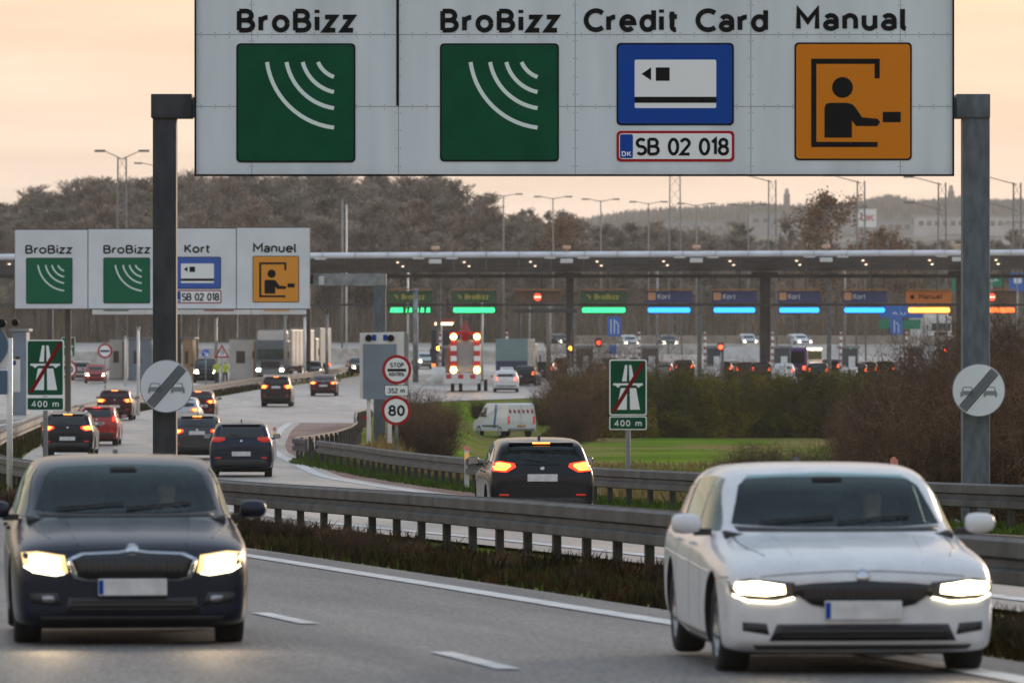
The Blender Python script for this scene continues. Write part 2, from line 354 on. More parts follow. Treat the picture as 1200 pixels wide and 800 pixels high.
strip('away_carriageway', lambda y: MED(y)+1.0, lambda y: AE(y)+.5, -40, 272, 2, asph_away, 0)
strip('shoulder', lambda y: AE(y)+.5, lambda y: RR(y)-(1.3 if y < 125 else .75), 20, 272, 2, gore_m, 0)
strip('toll_plaza', lambda y: MED(y)+1.0, lambda y: RR(y)-1.0, 272, 640, 3, plaza_m, 0, 6)
strip('oncoming_plaza', lambda y: EDG(y)-12.8-40*sst(284, 330, y), lambda y: MED(y)-1.0, 284, 640, 3, plaza_m, .004, 6)
# painted markings
def marks(name, fc, wd, spans):
    mb = MB()
    for y0, y1 in spans:
        ys = list(np.arange(y0, y1, 2.0))+[y1]; vs = []
        for y in ys: vs += [(fc(y)-wd/2, y, road_z(y)+.010), (fc(y)+wd/2, y, road_z(y)+.010)]
        mb.add(vs, [(2*i, 2*i+1, 2*i+3, 2*i+2) for i in range(len(ys)-1)])
    o = mb.build(name, white_paint); setp(o, kind='structure')
marks('edge_line', EDG, .27, [(-20, 284)])
marks('lane_dash_marking', lambda y: EDG(y)-3.15, .17, [(40.9-1.45+9.2*i, 40.9+1.5+9.2*i) for i in range(-3, 24)])
marks('outer_edge_line', lambda y: EDG(y)-7.0, .24, [(-20, 284)])
marks('away_edge_line', lambda y: MED(y)+1.9, .3, [(20, 275)])
marks('away_lane_dash_marking', lambda y: (MED(y)+AE(y)+1.6)/2, .17, [(20+11*i, 24.5+11*i) for i in range(23)])
marks('shoulder_line', AE, .34, [(20, 270)])
marks('plaza_dash_marking', lambda y: -17.6+.018*(y-280), .2, [(276+10*i, 281+10*i) for i in range(12)])
marks('plaza_dash_marking', lambda y: -13.5+.05*(y-280), .2, [(276+10*i, 281+10*i) for i in range(12)])
# gore end line sweeping right at the plaza mouth
mb = MB(); pts = [(-10.62, 268), (-10.5, 271.5), (-10.0, 274), (-9.0, 275.2), (-7.9, 275.5)]
vs = []
for i, (x, y) in enumerate(pts):
    a = Vector(pts[max(0, i-1)]); b = Vector(pts[min(len(pts)-1, i+1)]); d = (b-a).normalized(); nn = Vector((-d.y, d.x))
    for s_ in (1, -1): vs.append((x+nn.x*.2*s_, y+nn.y*1.2*s_, road_z(y)+.016))
mb.add(vs, [(2*i, 2*i+2, 2*i+3, 2*i+1) for i in range(len(pts)-1)]); setp(mb.build('shoulder_line', white_paint), kind='structure')
# ------------------------------------------------------------------ guardrails
def beam_mesh(L, top=.75, drop=.40):
    m = MB(); g = .006; a = top-drop
    prof = [(0, top), (.03, top), (.085, top-.03), (.085, top-.16), (.02, top-.19), (.02, a+.15), (.085, a+.12), (.085, a+.02), (.03, a), (0, a)]
    n = len(prof); vs = [(g, -p[0], p[1]) for p in prof]+[(L-g, -p[0], p[1]) for p in prof]
    m.add(vs, [(i, (i+1) % n, n+(i+1) % n, n+i) for i in range(n)]+[tuple(range(n-1, -1, -1)), tuple(range(n, 2*n))])
    return m.mesh('beam', rail_m)
def post_mesh(h=.72, wd=.14):
    m = MB(); m.box((0, 0, h/2-.1), (wd, .10, h+.2), .012); m.box((0, -.075, h-.22), (wd*.7, .05, .3)); return m.mesh('post', mat('guardrail post steel', (.035, .036, .036), .7, .3, .4, 6, .2, 30))
def walk(path, step):
    """points every step metres along a dense polyline"""
    out = [Vector(path[0])]; acc = 0
    for i in range(len(path)-1):
        a, b = Vector(path[i]), Vector(path[i+1]); L = (b-a).length; p = step-acc
        while p <= L: out.append(a+(b-a)*(p/L)); p += step
        acc = L-(p-step)
    return out
def guardrail(path, step, label, group=None, double=False, side=1, ht=.75, gz_=None):
    P = walk(path, step); z = lambda p: (gz_ or (lambda x, y: road_z(y)))(p.x, p.y)
    o0 = Vector((P[0].x, P[0].y, z(P[0])))
    root = empty('guardrail', o0, label, 'guardrail', group)
    bme = beam_mesh(step, ht); pme = post_mesh(ht-.03)
    for i, p in enumerate(P):
        q = P[min(i+1, len(P)-1)]; r = P[max(i-1, 0)]
        d = (q-p) if i < len(P)-1 else (p-r); ang = atan2(d.y, d.x)
        po = link('post', pme, root, Vector((p.x, p.y, z(p)))-o0, ang)
        if i < len(P)-1:
            sl = -atan2(z(q)-z(p), d.length)
            nn = Vector((sin(ang), -cos(ang)))*.10*side
            for s_ in ((1, -1) if double else (1,)):
                b = link('beam', bme, root, Vector((p.x, p.y, z(p)))-o0+Vector((nn.x*s_, nn.y*s_, 0)), ang)
                if s_*side < 0:
                    b.location = Vector((q.x, q.y, z(q)))-o0+Vector((nn.x*s_, nn.y*s_, 0)); b.rotation_euler = (0, -sl if False else 0, ang+pi)
                    b.rotation_euler = (0, sl, ang+pi) if False else (0, -atan2(z(p)-z(q), d.length), ang+pi)
                else: b.rotation_euler = (0, sl, ang)
    return root
medp = [(MED(y), y) for y in np.arange(24, 150, 1.0)]
# path runs away from the camera, the oncoming side is on its left
guardrail(medp, 2.0, 'nearest grey steel guardrail with square posts, running behind the two oncoming cars', 'guardrails', True, -1)
medf = [(MED(y), y) for y in np.arange(149, 478, 1.0)]
guardrail(medf, 4.0, 'long brownish guardrail curving along the far left between both carriageways up to the toll plaza', 'guardrails', True, -1)
r2 = [(RR(y), y) for y in np.arange(30, 181, 1.0)]
guardrail(r2, 1.75, 'dark guardrail along the right hand shoulder in front of the green field and signs', 'guardrails', False, -1)
guardrail([(-6.4, 181), (-6.9, 183), (-7.0, 186), (-6.6, 190), (-6.1, 200), (-5.9, 212), (-6.0, 225), (-6.5, 240), (-6.9, 256), (-6.6, 268)], 2.0, 'short guardrail looping round the grass nose behind the speed signs', 'guardrails', False, -1)
# ------------------------------------------------------------------ delineator posts
def delineator(x, y, label, h=1.0):
    z = ground_z(x, y)
    r = empty('delineator_post', (x, y, z), label, 'marker post', 'white roadside marker posts')
    m = MB(); m.prism([(-.06, -.1), (.06, -.1), (.06, h-.05), (.0, h), (-.06, h-.03)], -.04, .04); m.build('post_body', white_m, r)
    m = MB(); m.prism([(-.045, h-.38), (.045, h-.38), (.045, h-.18), (-.045, h-.18)], -.05, -.041)
    m.build('reflector', mat('amber reflector', (.75, .33, .03), .3, emit=(.9, .4, .05), es=.25), r)  # light thrown back by the reflector put in as faint emission
    m = MB(); m.prism([(-.064, h-.12), (.064, h-.12), (.064, h-.05), (.0, h+.012), (-.064, h-.03)], -.044, .044); m.build('cap', mat('pink marker cap', (.70, .26, .20), .5), r)
delineator(gx(547, 139), 139, 'white marker post with amber reflector just left of the dark hatchback with lit tail lights', 1.05)
delineator(gx(322, 188), 188, 'white marker post with amber reflector at the guardrail nose left of the speed signs', 1.05)
delineator(gx(1048, 98), 98, 'white marker post with amber reflector behind the white car, left of the thick gantry post', 1.15)
delineator(gx(507, 262), 262, 'far white marker post seen beneath the grey box sign', 1.1)
# ------------------------------------------------------------------ vegetation
def blade(V, Fc, p, q, w0, w1, ax):
    d = (q-p); u = d.cross(ax)
    if u.length < 1e-6: u = Vector((1, 0, 0))
    u.normalize(); b = len(V)
    V += [(p-u*w0)[:], (p+u*w0)[:], (q+u*w1)[:], (q-u*w1)[:]]; Fc.append((b, b+1, b+2, b+3))
def rvec(r): return Vector((r.gauss(0, 1), r.gauss(0, 1), r.gauss(0, 1))).normalized()
def tree_meshes(seed, h=12.0, spread=.5, levels=5, kids=(7, 5, 5, 4), twig=.022, up=.35, bark=None, twm=None, leaf=None):
    r = random.Random(seed); tr = MB(); V = []; Fc = []; LV = []; LF = []
    trunk_h = h*.34
    pts = [Vector((0, 0, -.3))]; d = Vector((r.uniform(-.06, .06), r.uniform(-.06, .06), 1))
    nseg = 6; rad = h*.016
    for i in range(nseg): d = (d+rvec(r)*.07).normalized(); pts.append(pts[-1]+d*(h*.92/nseg))
    for i in range(nseg): tr.tube(pts[i], pts[i+1], rad*(1-i/nseg*.85), rad*(1-(i+1)/nseg*.85), 6, False)
    def grow(p, dr, L, rd, lv):
        q = p; dd = dr; segs = 3 if lv < 3 else 2; P = [p]
        for i in range(segs):
            dd = (dd+rvec(r)*.20+Vector((0, 0, up*.35))).normalized(); q = q+dd*(L/segs); P.append(q)
        for i in range(segs):
            if lv <= 2: tr.tube(P[i], P[i+1], rd*(1-i/segs*.6), rd*(1-(i+1)/segs*.6), 4, False)
            else: blade(V, Fc, P[i], P[i+1], max(twig/2, rd), max(twig/2*.7, rd*.6), rvec(r))
        if leaf and lv >= levels-1:
            for k in range(leaf[0]):
                c = P[-1]+rvec(r)*.25; a = rvec(r)*leaf[1]; b2 = rvec(r)*leaf[1]; n0 = len(LV); LV.extend([(c-a)[:], (c-b2*.6)[:], (c+a)[:], (c+b2*.6)[:]]); LF.append((n0, n0+1, n0+2, n0+3))
        if lv >= levels: return
        for k in range(kids[min(lv-1, len(kids)-1)]):
            t = .25+.75*(k+r.random())/kids[min(lv-1, len(kids)-1)]; j = min(int(t*segs), segs-1); s0 = P[j].lerp(P[j+1], t*segs-j)
            side = rvec(r); side -= dd*side.dot(dd); side.normalize()
            grow(s0, (dd*.75+side*.85+Vector((0, 0, up*.3))).normalized(), L*(r.uniform(.42, .62) if lv < 3 else r.uniform(.6, 1.0)), rd*.5, lv+1)
    nb = kids[0]+6
    for k in range(nb):
        t = .22+.78*(k+r.random()*.8)/nb; j = min(int(t*nseg), nseg-1); p = pts[j].lerp(pts[j+1], t*nseg-j)
        a = r.random()*2*pi+k*2.4; e = .25+.9*t
        grow(p, Vector((cos(a), sin(a), e)).normalized(), h*spread*(.62-.38*t)*r.uniform(.8, 1.15), rad*.42*(1.1-t*.7), 1)
    a = tr.mesh('trunk', bark); b = bpy.data.meshes.new('crown')
    b.from_pydata(V+LV, [], Fc+[tuple(i+len(V) for i in f) for f in LF]); b.materials.append(twm)
    if leaf: b.materials.append(leaf[2]); b.polygons.foreach_set('material_index', [0]*len(Fc)+[1]*len(LF))
    return a, b
bark_m = mat('grey brown bark', (.15, .125, .105), .9, 0, .3, 3, spec=.03)
twig_m = mat('brown twigs', (.29, .24, .20), .9, 0, .35, .5, spec=.03)
twig_r = mat('russet twigs', (.31, .24, .19), .9, 0, .3, .4, spec=.03)
twig_g = mat('grey green twigs', (.26, .23, .185), .9, 0, .3, .4, spec=.03)
leaf_o = mat('rusty leaves', (.20, .10, .035), .8, 0, .4, .6, spec=.03)
TV = [tree_meshes(i, 12, .40, 4, (9, 7, 5), .034, .75, bark_m, [twig_m, twig_m, twig_r, twig_g][i % 4]) for i in range(6)]
TO = tree_meshes(31, 12, .55, 4, (7, 6, 5), .045, .3, bark_m, twig_r, (1, .13, leaf_o))
def place_tree(v, x, y, h, label, group, sc=1.0, rz=None):
    z = ground_z(x, y); k = h/12.0
    e = empty('bare_tree', (x, y, z), label, 'tree', group, rz if rz is not None else rnd.random()*6.28); e.scale = (k*sc, k*sc, k)
    link('trunk', v[0], e); link('crown', v[1], e)
TOPL = lerp([(-60, 240), (0, 232), (60, 222), (150, 206), (300, 204), (480, 206), (520, 212), (545, 232), (580, 248), (640, 246), (700, 258), (760, 264), (860, 266), (885, 279), (940, 284), (1040, 276), (1120, 281), (1260, 274)])
for row, (Y, dtop, sp) in enumerate([(655, 62, 34), (700, 42, 33), (750, 26, 33), (810, 8, 26), (880, 0, 19), (960, 2, 19)]):
    px = -50+rnd.random()*20
    while px < 1250:
        x = gx(px, Y); left = px < 545
        top = gz(TOPL(px)+dtop*rnd.uniform(.7, 1.1)+rnd.uniform(-2, 7), Y)
        h = top-ground_z(x, Y)
        h = max(5, h)
        if px > 880 and row == 5: px += sp; continue
        lab = 'bare brown winter tree in the wood rising behind the left half of the toll canopy' if left else ('bare brown winter tree behind the right half of the toll canopy' if px > 640 else 'bare brown winter tree behind the middle of the toll canopy')
        place_tree(TV[rnd.randrange(6)], x, Y+rnd.uniform(-18, 18), h*rnd.uniform(.97, 1.03), lab, ('bare trees of the wood on the left' if left else ('bare trees behind the canopy on the right' if px > 640 else 'bare trees behind the middle of the canopy')), rnd.uniform(1.6, 2.2))
        px += sp*rnd.uniform(.75, 1.25)*(1.0 if px < 880 else 1.15)
place_tree(TO, gx(985, 640), 640, 15.8, 'rusty brown tree rising highest behind the canopy right of centre, below the OK sign', None, 1.5)
place_tree(TO, gx(1035, 700), 700, 12.5, 'lower rusty brown tree just right of the tallest rusty tree', None, 1.3)
place_tree(TV[1], gx(930, 620), 620, 13.8, 'thin bare tree left of the tallest rusty tree behind the canopy', None, .8)
place_tree(TO, gx(672, 690), 690, 13.5, 'tree with orange leaves behind the canopy under the middle of the big sign', None, 1.2)
# undergrowth closing the foot of the wood
def scatter(name, label, cat, n, fpos, hgt, wd, m, seed, lean=.5, kind='stuff', z_=None):
    r = random.Random(seed); V = []; Fc = []
    for i in range(n):
        x, y = fpos(r); z = (z_ or ground_z)(x, y)-.06; h = hgt*r.uniform(.4, 1.25); a = r.random()*6.28; b = r.random()*6.28
        dx, dy = cos(a)*wd/2, sin(a)*wd/2; lx, ly = cos(b)*h*lean*r.random(), sin(b)*h*lean*r.random(); k = len(V)
        V += [(x-dx, y-dy, z), (x+dx, y+dy, z), (x+lx*.4+dx*.7, y+ly*.4+dy*.7, z+h*.6), (x+lx*.4-dx*.7, y+ly*.4-dy*.7, z+h*.6), (x+lx, y+ly, z+h)]
        Fc += [(k, k+1, k+2, k+3), (k+3, k+2, k+4)]
    me = bpy.data.meshes.new(name); me.from_pydata(V, [], Fc); me.materials.append(m); me.update()
    return setp(link(name, me), label, cat, None, kind)
brush_m = mat('brown undergrowth', (.24, .19, .15), .95, 0, .4, .25, spec=.03)
scatter('undergrowth', 'brown undergrowth at the foot of the wood behind the toll canopy', 'undergrowth', 60000, lambda r: ((lambda y: (gx(r.uniform(-80, 1280), y), y))(r.uniform(640, 800))), 4.6, .07, brush_m, 5, .6)
# shrubs
def shrub_mesh(seed, n, hgt, rad, tw, twm, leafn=0, leafs=.05, lfm=None, arch=.5):
    r = random.Random(seed); V = []; Fc = []; LV = []; LF = []
    for i in range(n):
        a = r.random()*2*pi; rr = rad*.45*sqrt(r.random()); p = Vector((cos(a)*rr, sin(a)*rr, -.1)); L = hgt*r.uniform(.5, 1.08)
        out_ = Vector((cos(a), sin(a), 0))*r.uniform(.1, 1)*(rad/hgt)*1.1; d = (Vector((0, 0, 1))+out_*.6+rvec(r)*.15).normalized(); seg = 4; ax = rvec(r)
        for k in range(seg):
            q = p+d*(L/seg); blade(V, Fc, p, q, tw*(1-k*.2), tw*(.8-k*.2), ax)
            for j in range(4):
                s0 = p.lerp(q, r.random()); dd = (d*.6+rvec(r)*.8).normalized(); e = s0+dd*L*r.uniform(.08, .22); blade(V, Fc, s0, e, tw*.5, tw*.3, rvec(r))
                for t in range(2):
                    f0 = s0.lerp(e, r.uniform(.3, 1)); f1 = f0+(dd*.5+rvec(r)*.8).normalized()*L*.08; blade(V, Fc, f0, f1, tw*.36, tw*.2, rvec(r))
            d = (d+out_*.25*arch+rvec(r)*.16).normalized(); p = q
    for i in range(leafn):
        while True:
            c = Vector((r.uniform(-1, 1), r.uniform(-1, 1), r.uniform(0, 1)))
            if .35 < (c.x**2+c.y**2+(c.z*.9)**2) < 1 + .15*r.random(): break
        c = Vector((c.x*rad*(.75+.25*sin(c.z*9+seed)), c.y*rad*(.75+.25*cos(c.x*5+seed)), c.z*hgt*(.78+.22*sin(c.x*6+seed*2))))
        a = rvec(r)*leafs; b2 = rvec(r)*leafs; n0 = len(LV); LV.extend([(c-a)[:], (c-b2*.6)[:], (c+a)[:], (c+b2*.6)[:]]); LF.append((n0, n0+1, n0+2, n0+3))
    me = bpy.data.meshes.new('shrub'); me.from_pydata(V+LV, [], Fc+[tuple(i+len(V) for i in f) for f in LF]); me.materials.append(twm)
    if leafn: me.materials.append(lfm); me.polygons.foreach_set('material_index', [0]*len(Fc)+[1]*len(LF))
    me.update(); return me
twd = mat('dark brown stems', (.085, .052, .037), .9, 0, .4, .8, spec=.03)
twb = mat('brown stems', (.15, .095, .062), .9, 0, .4, .8, spec=.03)
twp = mat('pale dry stems', (.20, .15, .10), .9, 0, .3, .8, spec=.03)
lg = mat('olive leaves', (.10, .115, .014), .8, 0, .4, .35, col2=(.21, .165, .02), spec=.03)
ld = mat('dark green leaves', (.055, .08, .012), .8, 0, .4, .35, col2=(.12, .085, .02), spec=.03)
lb = mat('dead brown leaves', (.14, .07, .03), .9, 0, .4, .5, spec=.03)
HV = [shrub_mesh(40+i, 70, 3.7, 1.9, .018, mat('olive stems', (.10, .09, .04), .9, spec=.03), 11500, .085, (lg, ld, lg)[i]) for i in range(3)]
BV = [shrub_mesh(50+i, 230, 5.0, 2.3, .020, (twb, twd, twd)[i], 1500, .06, (lb, ld, lb)[i]) for i in range(3)]
BT = [shrub_mesh(70+i, 85, 5.0, 2.1, .015, twb, 900, .06, ld) for i in range(2)]
GV = [shrub_mesh(60+i, 260, 5.2, 2.4, .016, (twd, twb)[i], 2600, .06, (lb, ld)[i]) for i in range(2)]
def shrub(me, x, y, h, base, label, group, wide=1.0):
    k = h/base; o = link('shrub', me, None, (x, y, ground_z(x, y)), rnd.random()*6.28); o.scale = (k*wide, k*wide, k); return setp(o, label, 'shrub', group)
for Y, n0 in ((334, 0), (341, 1)):
    px = 668+n0*12
    while px < 1080:
        shrub(HV[rnd.randrange(3)], gx(px, Y), Y+rnd.uniform(-1.5, 1.5), gz(437+rnd.uniform(-5, 5)-(3 if Y > 335 else 0), Y)-ground_z(gx(px, Y), Y), 3.7, 'olive green hedge shrub '+('left of the motorway end sign on the field' if px < 712 else 'behind the motorway end sign on the field' if px < 762 else 'right of the motorway end sign, above the bright field' if px < 900 else 'at the right end, beside the brown thicket'), 'shrubs of the green hedge', 1.0)
        px += 31*rnd.uniform(.8, 1.15)
for i in range(15):
    px = 672+i*17+rnd.uniform(-6, 6); Y = rnd.uniform(346, 353); h = gz(float(np.interp(px, [660, 690, 720, 760, 800, 1000], [392, 398, 408, 414, 424, 430]))+rnd.uniform(-6, 8), Y)-ground_z(gx(px, Y), Y)
    shrub(BT[i % 2], gx(px, Y), Y, h, 5, 'tall bare brown bush poking above the green hedge', 'bare bushes above the hedge')
for i in range(26):
    px = 1012+(i % 9)*26+rnd.uniform(-8, 8); Y = (262, 235, 205)[i//9]+rnd.uniform(-6, 6); tp = float(np.interp(px, [980, 1010, 1050, 1090, 1120, 1160, 1260], [480, 458, 436, 408, 386, 382, 360]))+(i//9)*26
    x = gx(px, Y); shrub(BV[i % 3] if i//9 < 2 else GV[i % 2], x, Y, max(2, gz(tp, Y)-ground_z(x, Y)), 5.1, 'bush of the big dark brown thicket right of the field', 'bushes of the brown thicket', 1.05)
for i in range(13):
    px = 1015+i*19; Y = 150-(i % 3)*9; x = gx(px, Y); tp = (505, 470, 448)[min(2, i//3)]+rnd.uniform(-8, 8)
    shrub(GV[i % 2], x, Y, max(1.5, gz(tp, Y)-ground_z(x, Y)), 5.2, 'dark bush close behind the guardrail around the right gantry post', 'bushes round the right gantry post', 1.0)
for i, (px, Y, h, l) in enumerate([(865, 212, 1.7, 'low twiggy bush on the green field, left end of its little row'), (893, 208, 1.9, 'low twiggy bush on the green field, second of its little row'), (925, 210, 1.6, 'low twiggy bush on the green field, third of its little row'), (958, 200, 1.9, 'low twiggy bush on the green field, right end of its little row nearest the thicket')]):
    shrub(GV[(i+1) % 2], gx(px, Y), Y, h, 5.2, l, None, 1.35)
for i, (px, Y, tp, l) in enumerate([(494, 232, 460, 'brown bare bush directly right of the round speed signs'), (511, 224, 486, 'reddish brown bush between the speed signs and the marker post'), (478, 245, 455, 'dark bush half hidden behind the round speed signs'), (520, 290, 468, 'low brown bush behind the reddish bush by the speed signs'), (560, 343, 468, 'brown scrub just behind the parked white van'), (640, 346, 458, 'brown scrub behind the tail of the white van'), (676, 322, 424, 'tall brown bush at the left end of the green hedge'), (668, 314, 466, 'lower bush right beside the parked white van')]):
    x = gx(px, Y); shrub(BV[i % 3], x, Y, max(1, gz(tp, Y)-ground_z(x, Y)), 5, l, None, 1.15)
# verge weeds and grass
for i in range(40):
    y = 42+i*2.0+rnd.uniform(-1, 1); t = rnd.uniform(.42, .80); o = link('weed_bush', (GV[1], GV[0], GV[0], BV[0])[i % 4], None, (EDG(y)*(1-t)+MED(y)*t, y, road_z(y)-.05), rnd.random()*6); k = rnd.uniform(.20, .40)/5.2; o.scale = (k*2.2, k*2.2, k)
    setp(o, 'low weed bush on the median under the near guardrail', 'weeds', 'low weed bushes on the median')
gblade = mat('green grass blades', (.06, .10, .015), .9, 0, .4, 1.2, spec=.03)
dblade = mat('dry brown weeds', (.10, .058, .025), .9, 0, .5, 1.4, col2=(.055, .07, .02), spec=.03)
kblade = mat('dark weeds', (.025, .03, .012), .9, 0, .5, 1.1, col2=(.07, .04, .016), spec=.03)
def med_pos(a, b, y0, y1):
    def f(r):
        y = y0+(y1-y0)*r.random()**1.15; t = r.random(); return (EDG(y)+a)*(1-t)+(MED(y)+b)*t, y
    return f
scatter('median_weeds', 'dark weeds growing along the median under the near guardrail', 'weeds', 12000, med_pos(1.0, -.6, 30, 125), .17, .05, kblade, 11, .8)
scatter('median_weeds', 'dry brown weeds growing along the median under the near guardrail', 'weeds', 9000, med_pos(1.2, -.5, 30, 125), .20, .03, dblade, 12, .9)
scatter('median_grass', 'green grass tufts on the median by the near guardrail', 'grass', 3000, med_pos(.9, .4, 30, 125), .11, .035, gblade, 13, .8)
def clumps(seed, n, y0, y1):
    r = random.Random(seed); cs = []
    for i in range(n):
        y = r.uniform(y0, y1); t = r.uniform(.5, .8); cs.append((EDG(y)*(1-t)+MED(y)*t, y, r.uniform(.2, .45)))
    def f(r):
        c = cs[r.randrange(n)]; return c[0]+max(-1.5, min(1.5, r.gauss(0, 1)))*c[2], r.gauss(c[1], c[2]*1.6)
    return f
scatter('median_weeds', 'taller clumps of dark weeds against the near guardrail posts', 'weeds', 9000, clumps(3, 30, 45, 118), .28, .04, kblade, 14, .8)
def rr_pos(a, b, y0, y1):
    def f(r):
        y = r.uniform(y0, y1); return RR(y)+r.uniform(a, b), y
    return f
scatter('verge_grass', 'green grass strip at the foot of the shoulder guardrail', 'grass', 20000, rr_pos(-.9, 1.2, 60, 200), .17, .05, gblade, 15, .6)
scatter('field_grass', 'dry tan grass along the near edge of the field', 'grass', 15000, rr_pos(.8, 16, 110, 215), .36, .06, mat('tan grass', (.24, .17, .07), .9, 0, .3, .8, spec=.03), 17, .8)
scatter('far_verge_grass', 'dry grass beside the far left guardrail', 'grass', 9000, lambda r: ((lambda y: (MED(y)+r.uniform(-1.2, .9), y))(r.uniform(120, 420))), .3, .08, dblade, 18, .8)
scatter('field_grass', 'patches of dry tan grass in the middle of the field', 'grass', 9000, rr_pos(1, 18, 190, 262), .3, .07, MATS['tan grass'], 19, .8)
# ------------------------------------------------------------------ far hills, buildings, chimneys
mb = MB(); nx = 60; vs = []
for j, (Y, k) in enumerate(((2200, 0), (3000, .35), (4000, .85), (4650, 1.0), (6000, .6))):
    for i in range(nx+1):
        px = -300+i*30; x = gx(px, Y); hz = 100*k*(.55+.45*sst(500, 800, px))*(1+.03*sin(px*.013)+.05*(vnoise(px/40, 3)-.5)); vs.append((x, Y, ground_z(x, Y)-2+hz))
mb.add(vs, [(j*(nx+1)+i, j*(nx+1)+i+1, (j+1)*(nx+1)+i+1, (j+1)*(nx+1)+i) for j in range(4) for i in range(nx)], True)
setp(mb.build('hill', mat('hazy hillside', (.17, .15, .125), 1, 0, .4, .02, spec=0)), kind='structure')

def hill_z(x, Y):
    px = 600+x*F/Y; k = float(np.interp(Y, [2200, 3000, 4000, 4650, 6000], [0, .35, .85, 1, .6]))
    return ground_z(x, Y)-2+100*k*(.55+.45*sst(500, 800, px))*(1+.03*sin(px*.013)+.05*(vnoise(px/40, 3)-.5))
scatter('far_wood', 'hazy bare wood covering the far hillside behind the toll plaza', 'wood', 26000, lambda r: ((lambda p: (lambda y: (gx(p, y), y))(r.uniform(2500 if p < 862 else 3720, 4700)))(r.uniform(540, 1290))), 9, 2.2, mat('far wood twigs', (.17, .14, .12), 1, 0, .35, .02, spec=0), 25, .3, z_=hill_z)
# ------------------------------------------------------------------ signs
class T:
    """a sign's own frame: photo-scale drawing units become metres on its face"""
    def __init__(s, root, cx, by, sc): s.r = root; s.cx = cx; s.by = by; s.k = 1/sc
    def p(s, x, y): return ((x-s.cx)*s.k, (s.by-y)*s.k)
    def poly(s, pts): return [s.p(*q) for q in pts]
    def slab(s, name, pts, y0, y1, m, parent=None): mb = MB(); mb.prism(s.poly(pts), y0, y1); return mb.build(name, m, parent or s.r)
    def rr(s, name, x0, y0, x1, y1, r, f, b, m, parent=None): mb = MB(); mb.prism(rrect(*s.p(x0, y1), *s.p(x1, y0), r*s.k), f, b); return mb.build(name, m, parent or s.r)
    def line(s, name, lines, wd, f, b, m, parent=None):
        mb = MB()
        for i, l in enumerate(lines): ribbon(mb, s.poly(l), wd*s.k, f-.0007*(i % 4), b)
        return mb.build(name, m, parent or s.r)
    def txt(s, st, x0, x1, ytop, ybase, f, m, sw=.185, gap=.24, name='lettering', parent=None):
        mb = MB(); a = s.p(x0, ybase); b = s.p(x1, ytop); text(mb, st, a[0], b[0], a[1], b[1], f, sw, gap, .006); return mb.build(name, m, parent or s.r)
def bizz(t, x0, y0, x1, y1, f, green, white):
    k = (x1-x0)/139.; g = lambda x, y: (x0+(x-278)*k, y0+(y-52)*k)
    t.rr('symbol_border', x0, y0, x1, y1, 5*k, f-.004, f+.004, sblack)
    p = t.rr('bizz_symbol', x0+2*k, y0+2*k, x1-2*k, y1-2*k, 4*k, f-.010, f-.003, green)
    ls = []
    for R in (89, 66.5, 48, 31):
        a0 = 180-math.degrees(math.asin(12/R)); a1 = math.degrees(math.acos(-10/R)); n = 14
        ls.append([g(402+R*cos(radians(a0+(a1-a0)*i/n)), 62+R*sin(radians(a0+(a1-a0)*i/n))) for i in range(n+1)])
    mb = MB()
    for l in ls: ribbon(mb, t.poly(l), 4.6*k*t.k, f-.014, f-.008)
    mb.build('signal_arc', white, p)
def card(t, x0, y0, x1, y1, f, blue, white):
    kx = (x1-x0)/136.; g = lambda x, y: (x0+(x-723)*kx, y0+(y-51)*kx)
    q = lambda *a: [g(a[i], a[i+1]) for i in range(0, len(a), 2)]
    t.rr('symbol_border', x0, y0, x1, y1, 5*kx, f-.004, f+.004, sblack)
    p = t.rr('card_symbol', x0+2*kx, y0+2*kx, x1-2*kx, y1-2*kx, 4*kx, f-.010, f-.003, blue)
    a = g(744, 70.5); b = g(838.5, 126.5); t.rr('card', a[0], a[1], b[0], b[1], 2*kx, f-.014, f-.008, white, p)
    mb = MB()
    for pl in (q(752, 87, 763, 79.5, 763, 94.5), q(768.5, 79.5, 784.5, 79.5, 784.5, 95, 768.5, 95), q(744, 113.5, 838.5, 113.5, 838.5, 120.5, 744, 120.5)): mb.prism(t.poly(pl), f-.017, f-.013)
    mb.build('card_print', sblack, p)
def plate(t, x0, y0, x1, y1, f, fine=True):
    k = (x1-x0)/137.
    b = t.rr('plate_border', x0, y0, x1, y1, 5*k, f-.004, f+.004, sred)
    p = t.rr('plate', x0+3*k, y0+3*k, x1-3*k, y1-3*k, 3.5*k, f-.009, f-.003, swhite)
    t.rr('country_band', x0+4*k, y0+4*k, x0+19*k, y1-4*k, 2*k, f-.013, f-.007, sblue, p)
    t.txt('SB 02 018', x0+22*k, x1-6*k, y0+8*k, y1-7*k, f-.014, sblack, .17, .20, parent=p)
    t.txt('DK', x0+6*k, x0+17*k, y1-12*k, y1-6*k, f-.016, swhite, .2, .3, parent=p)
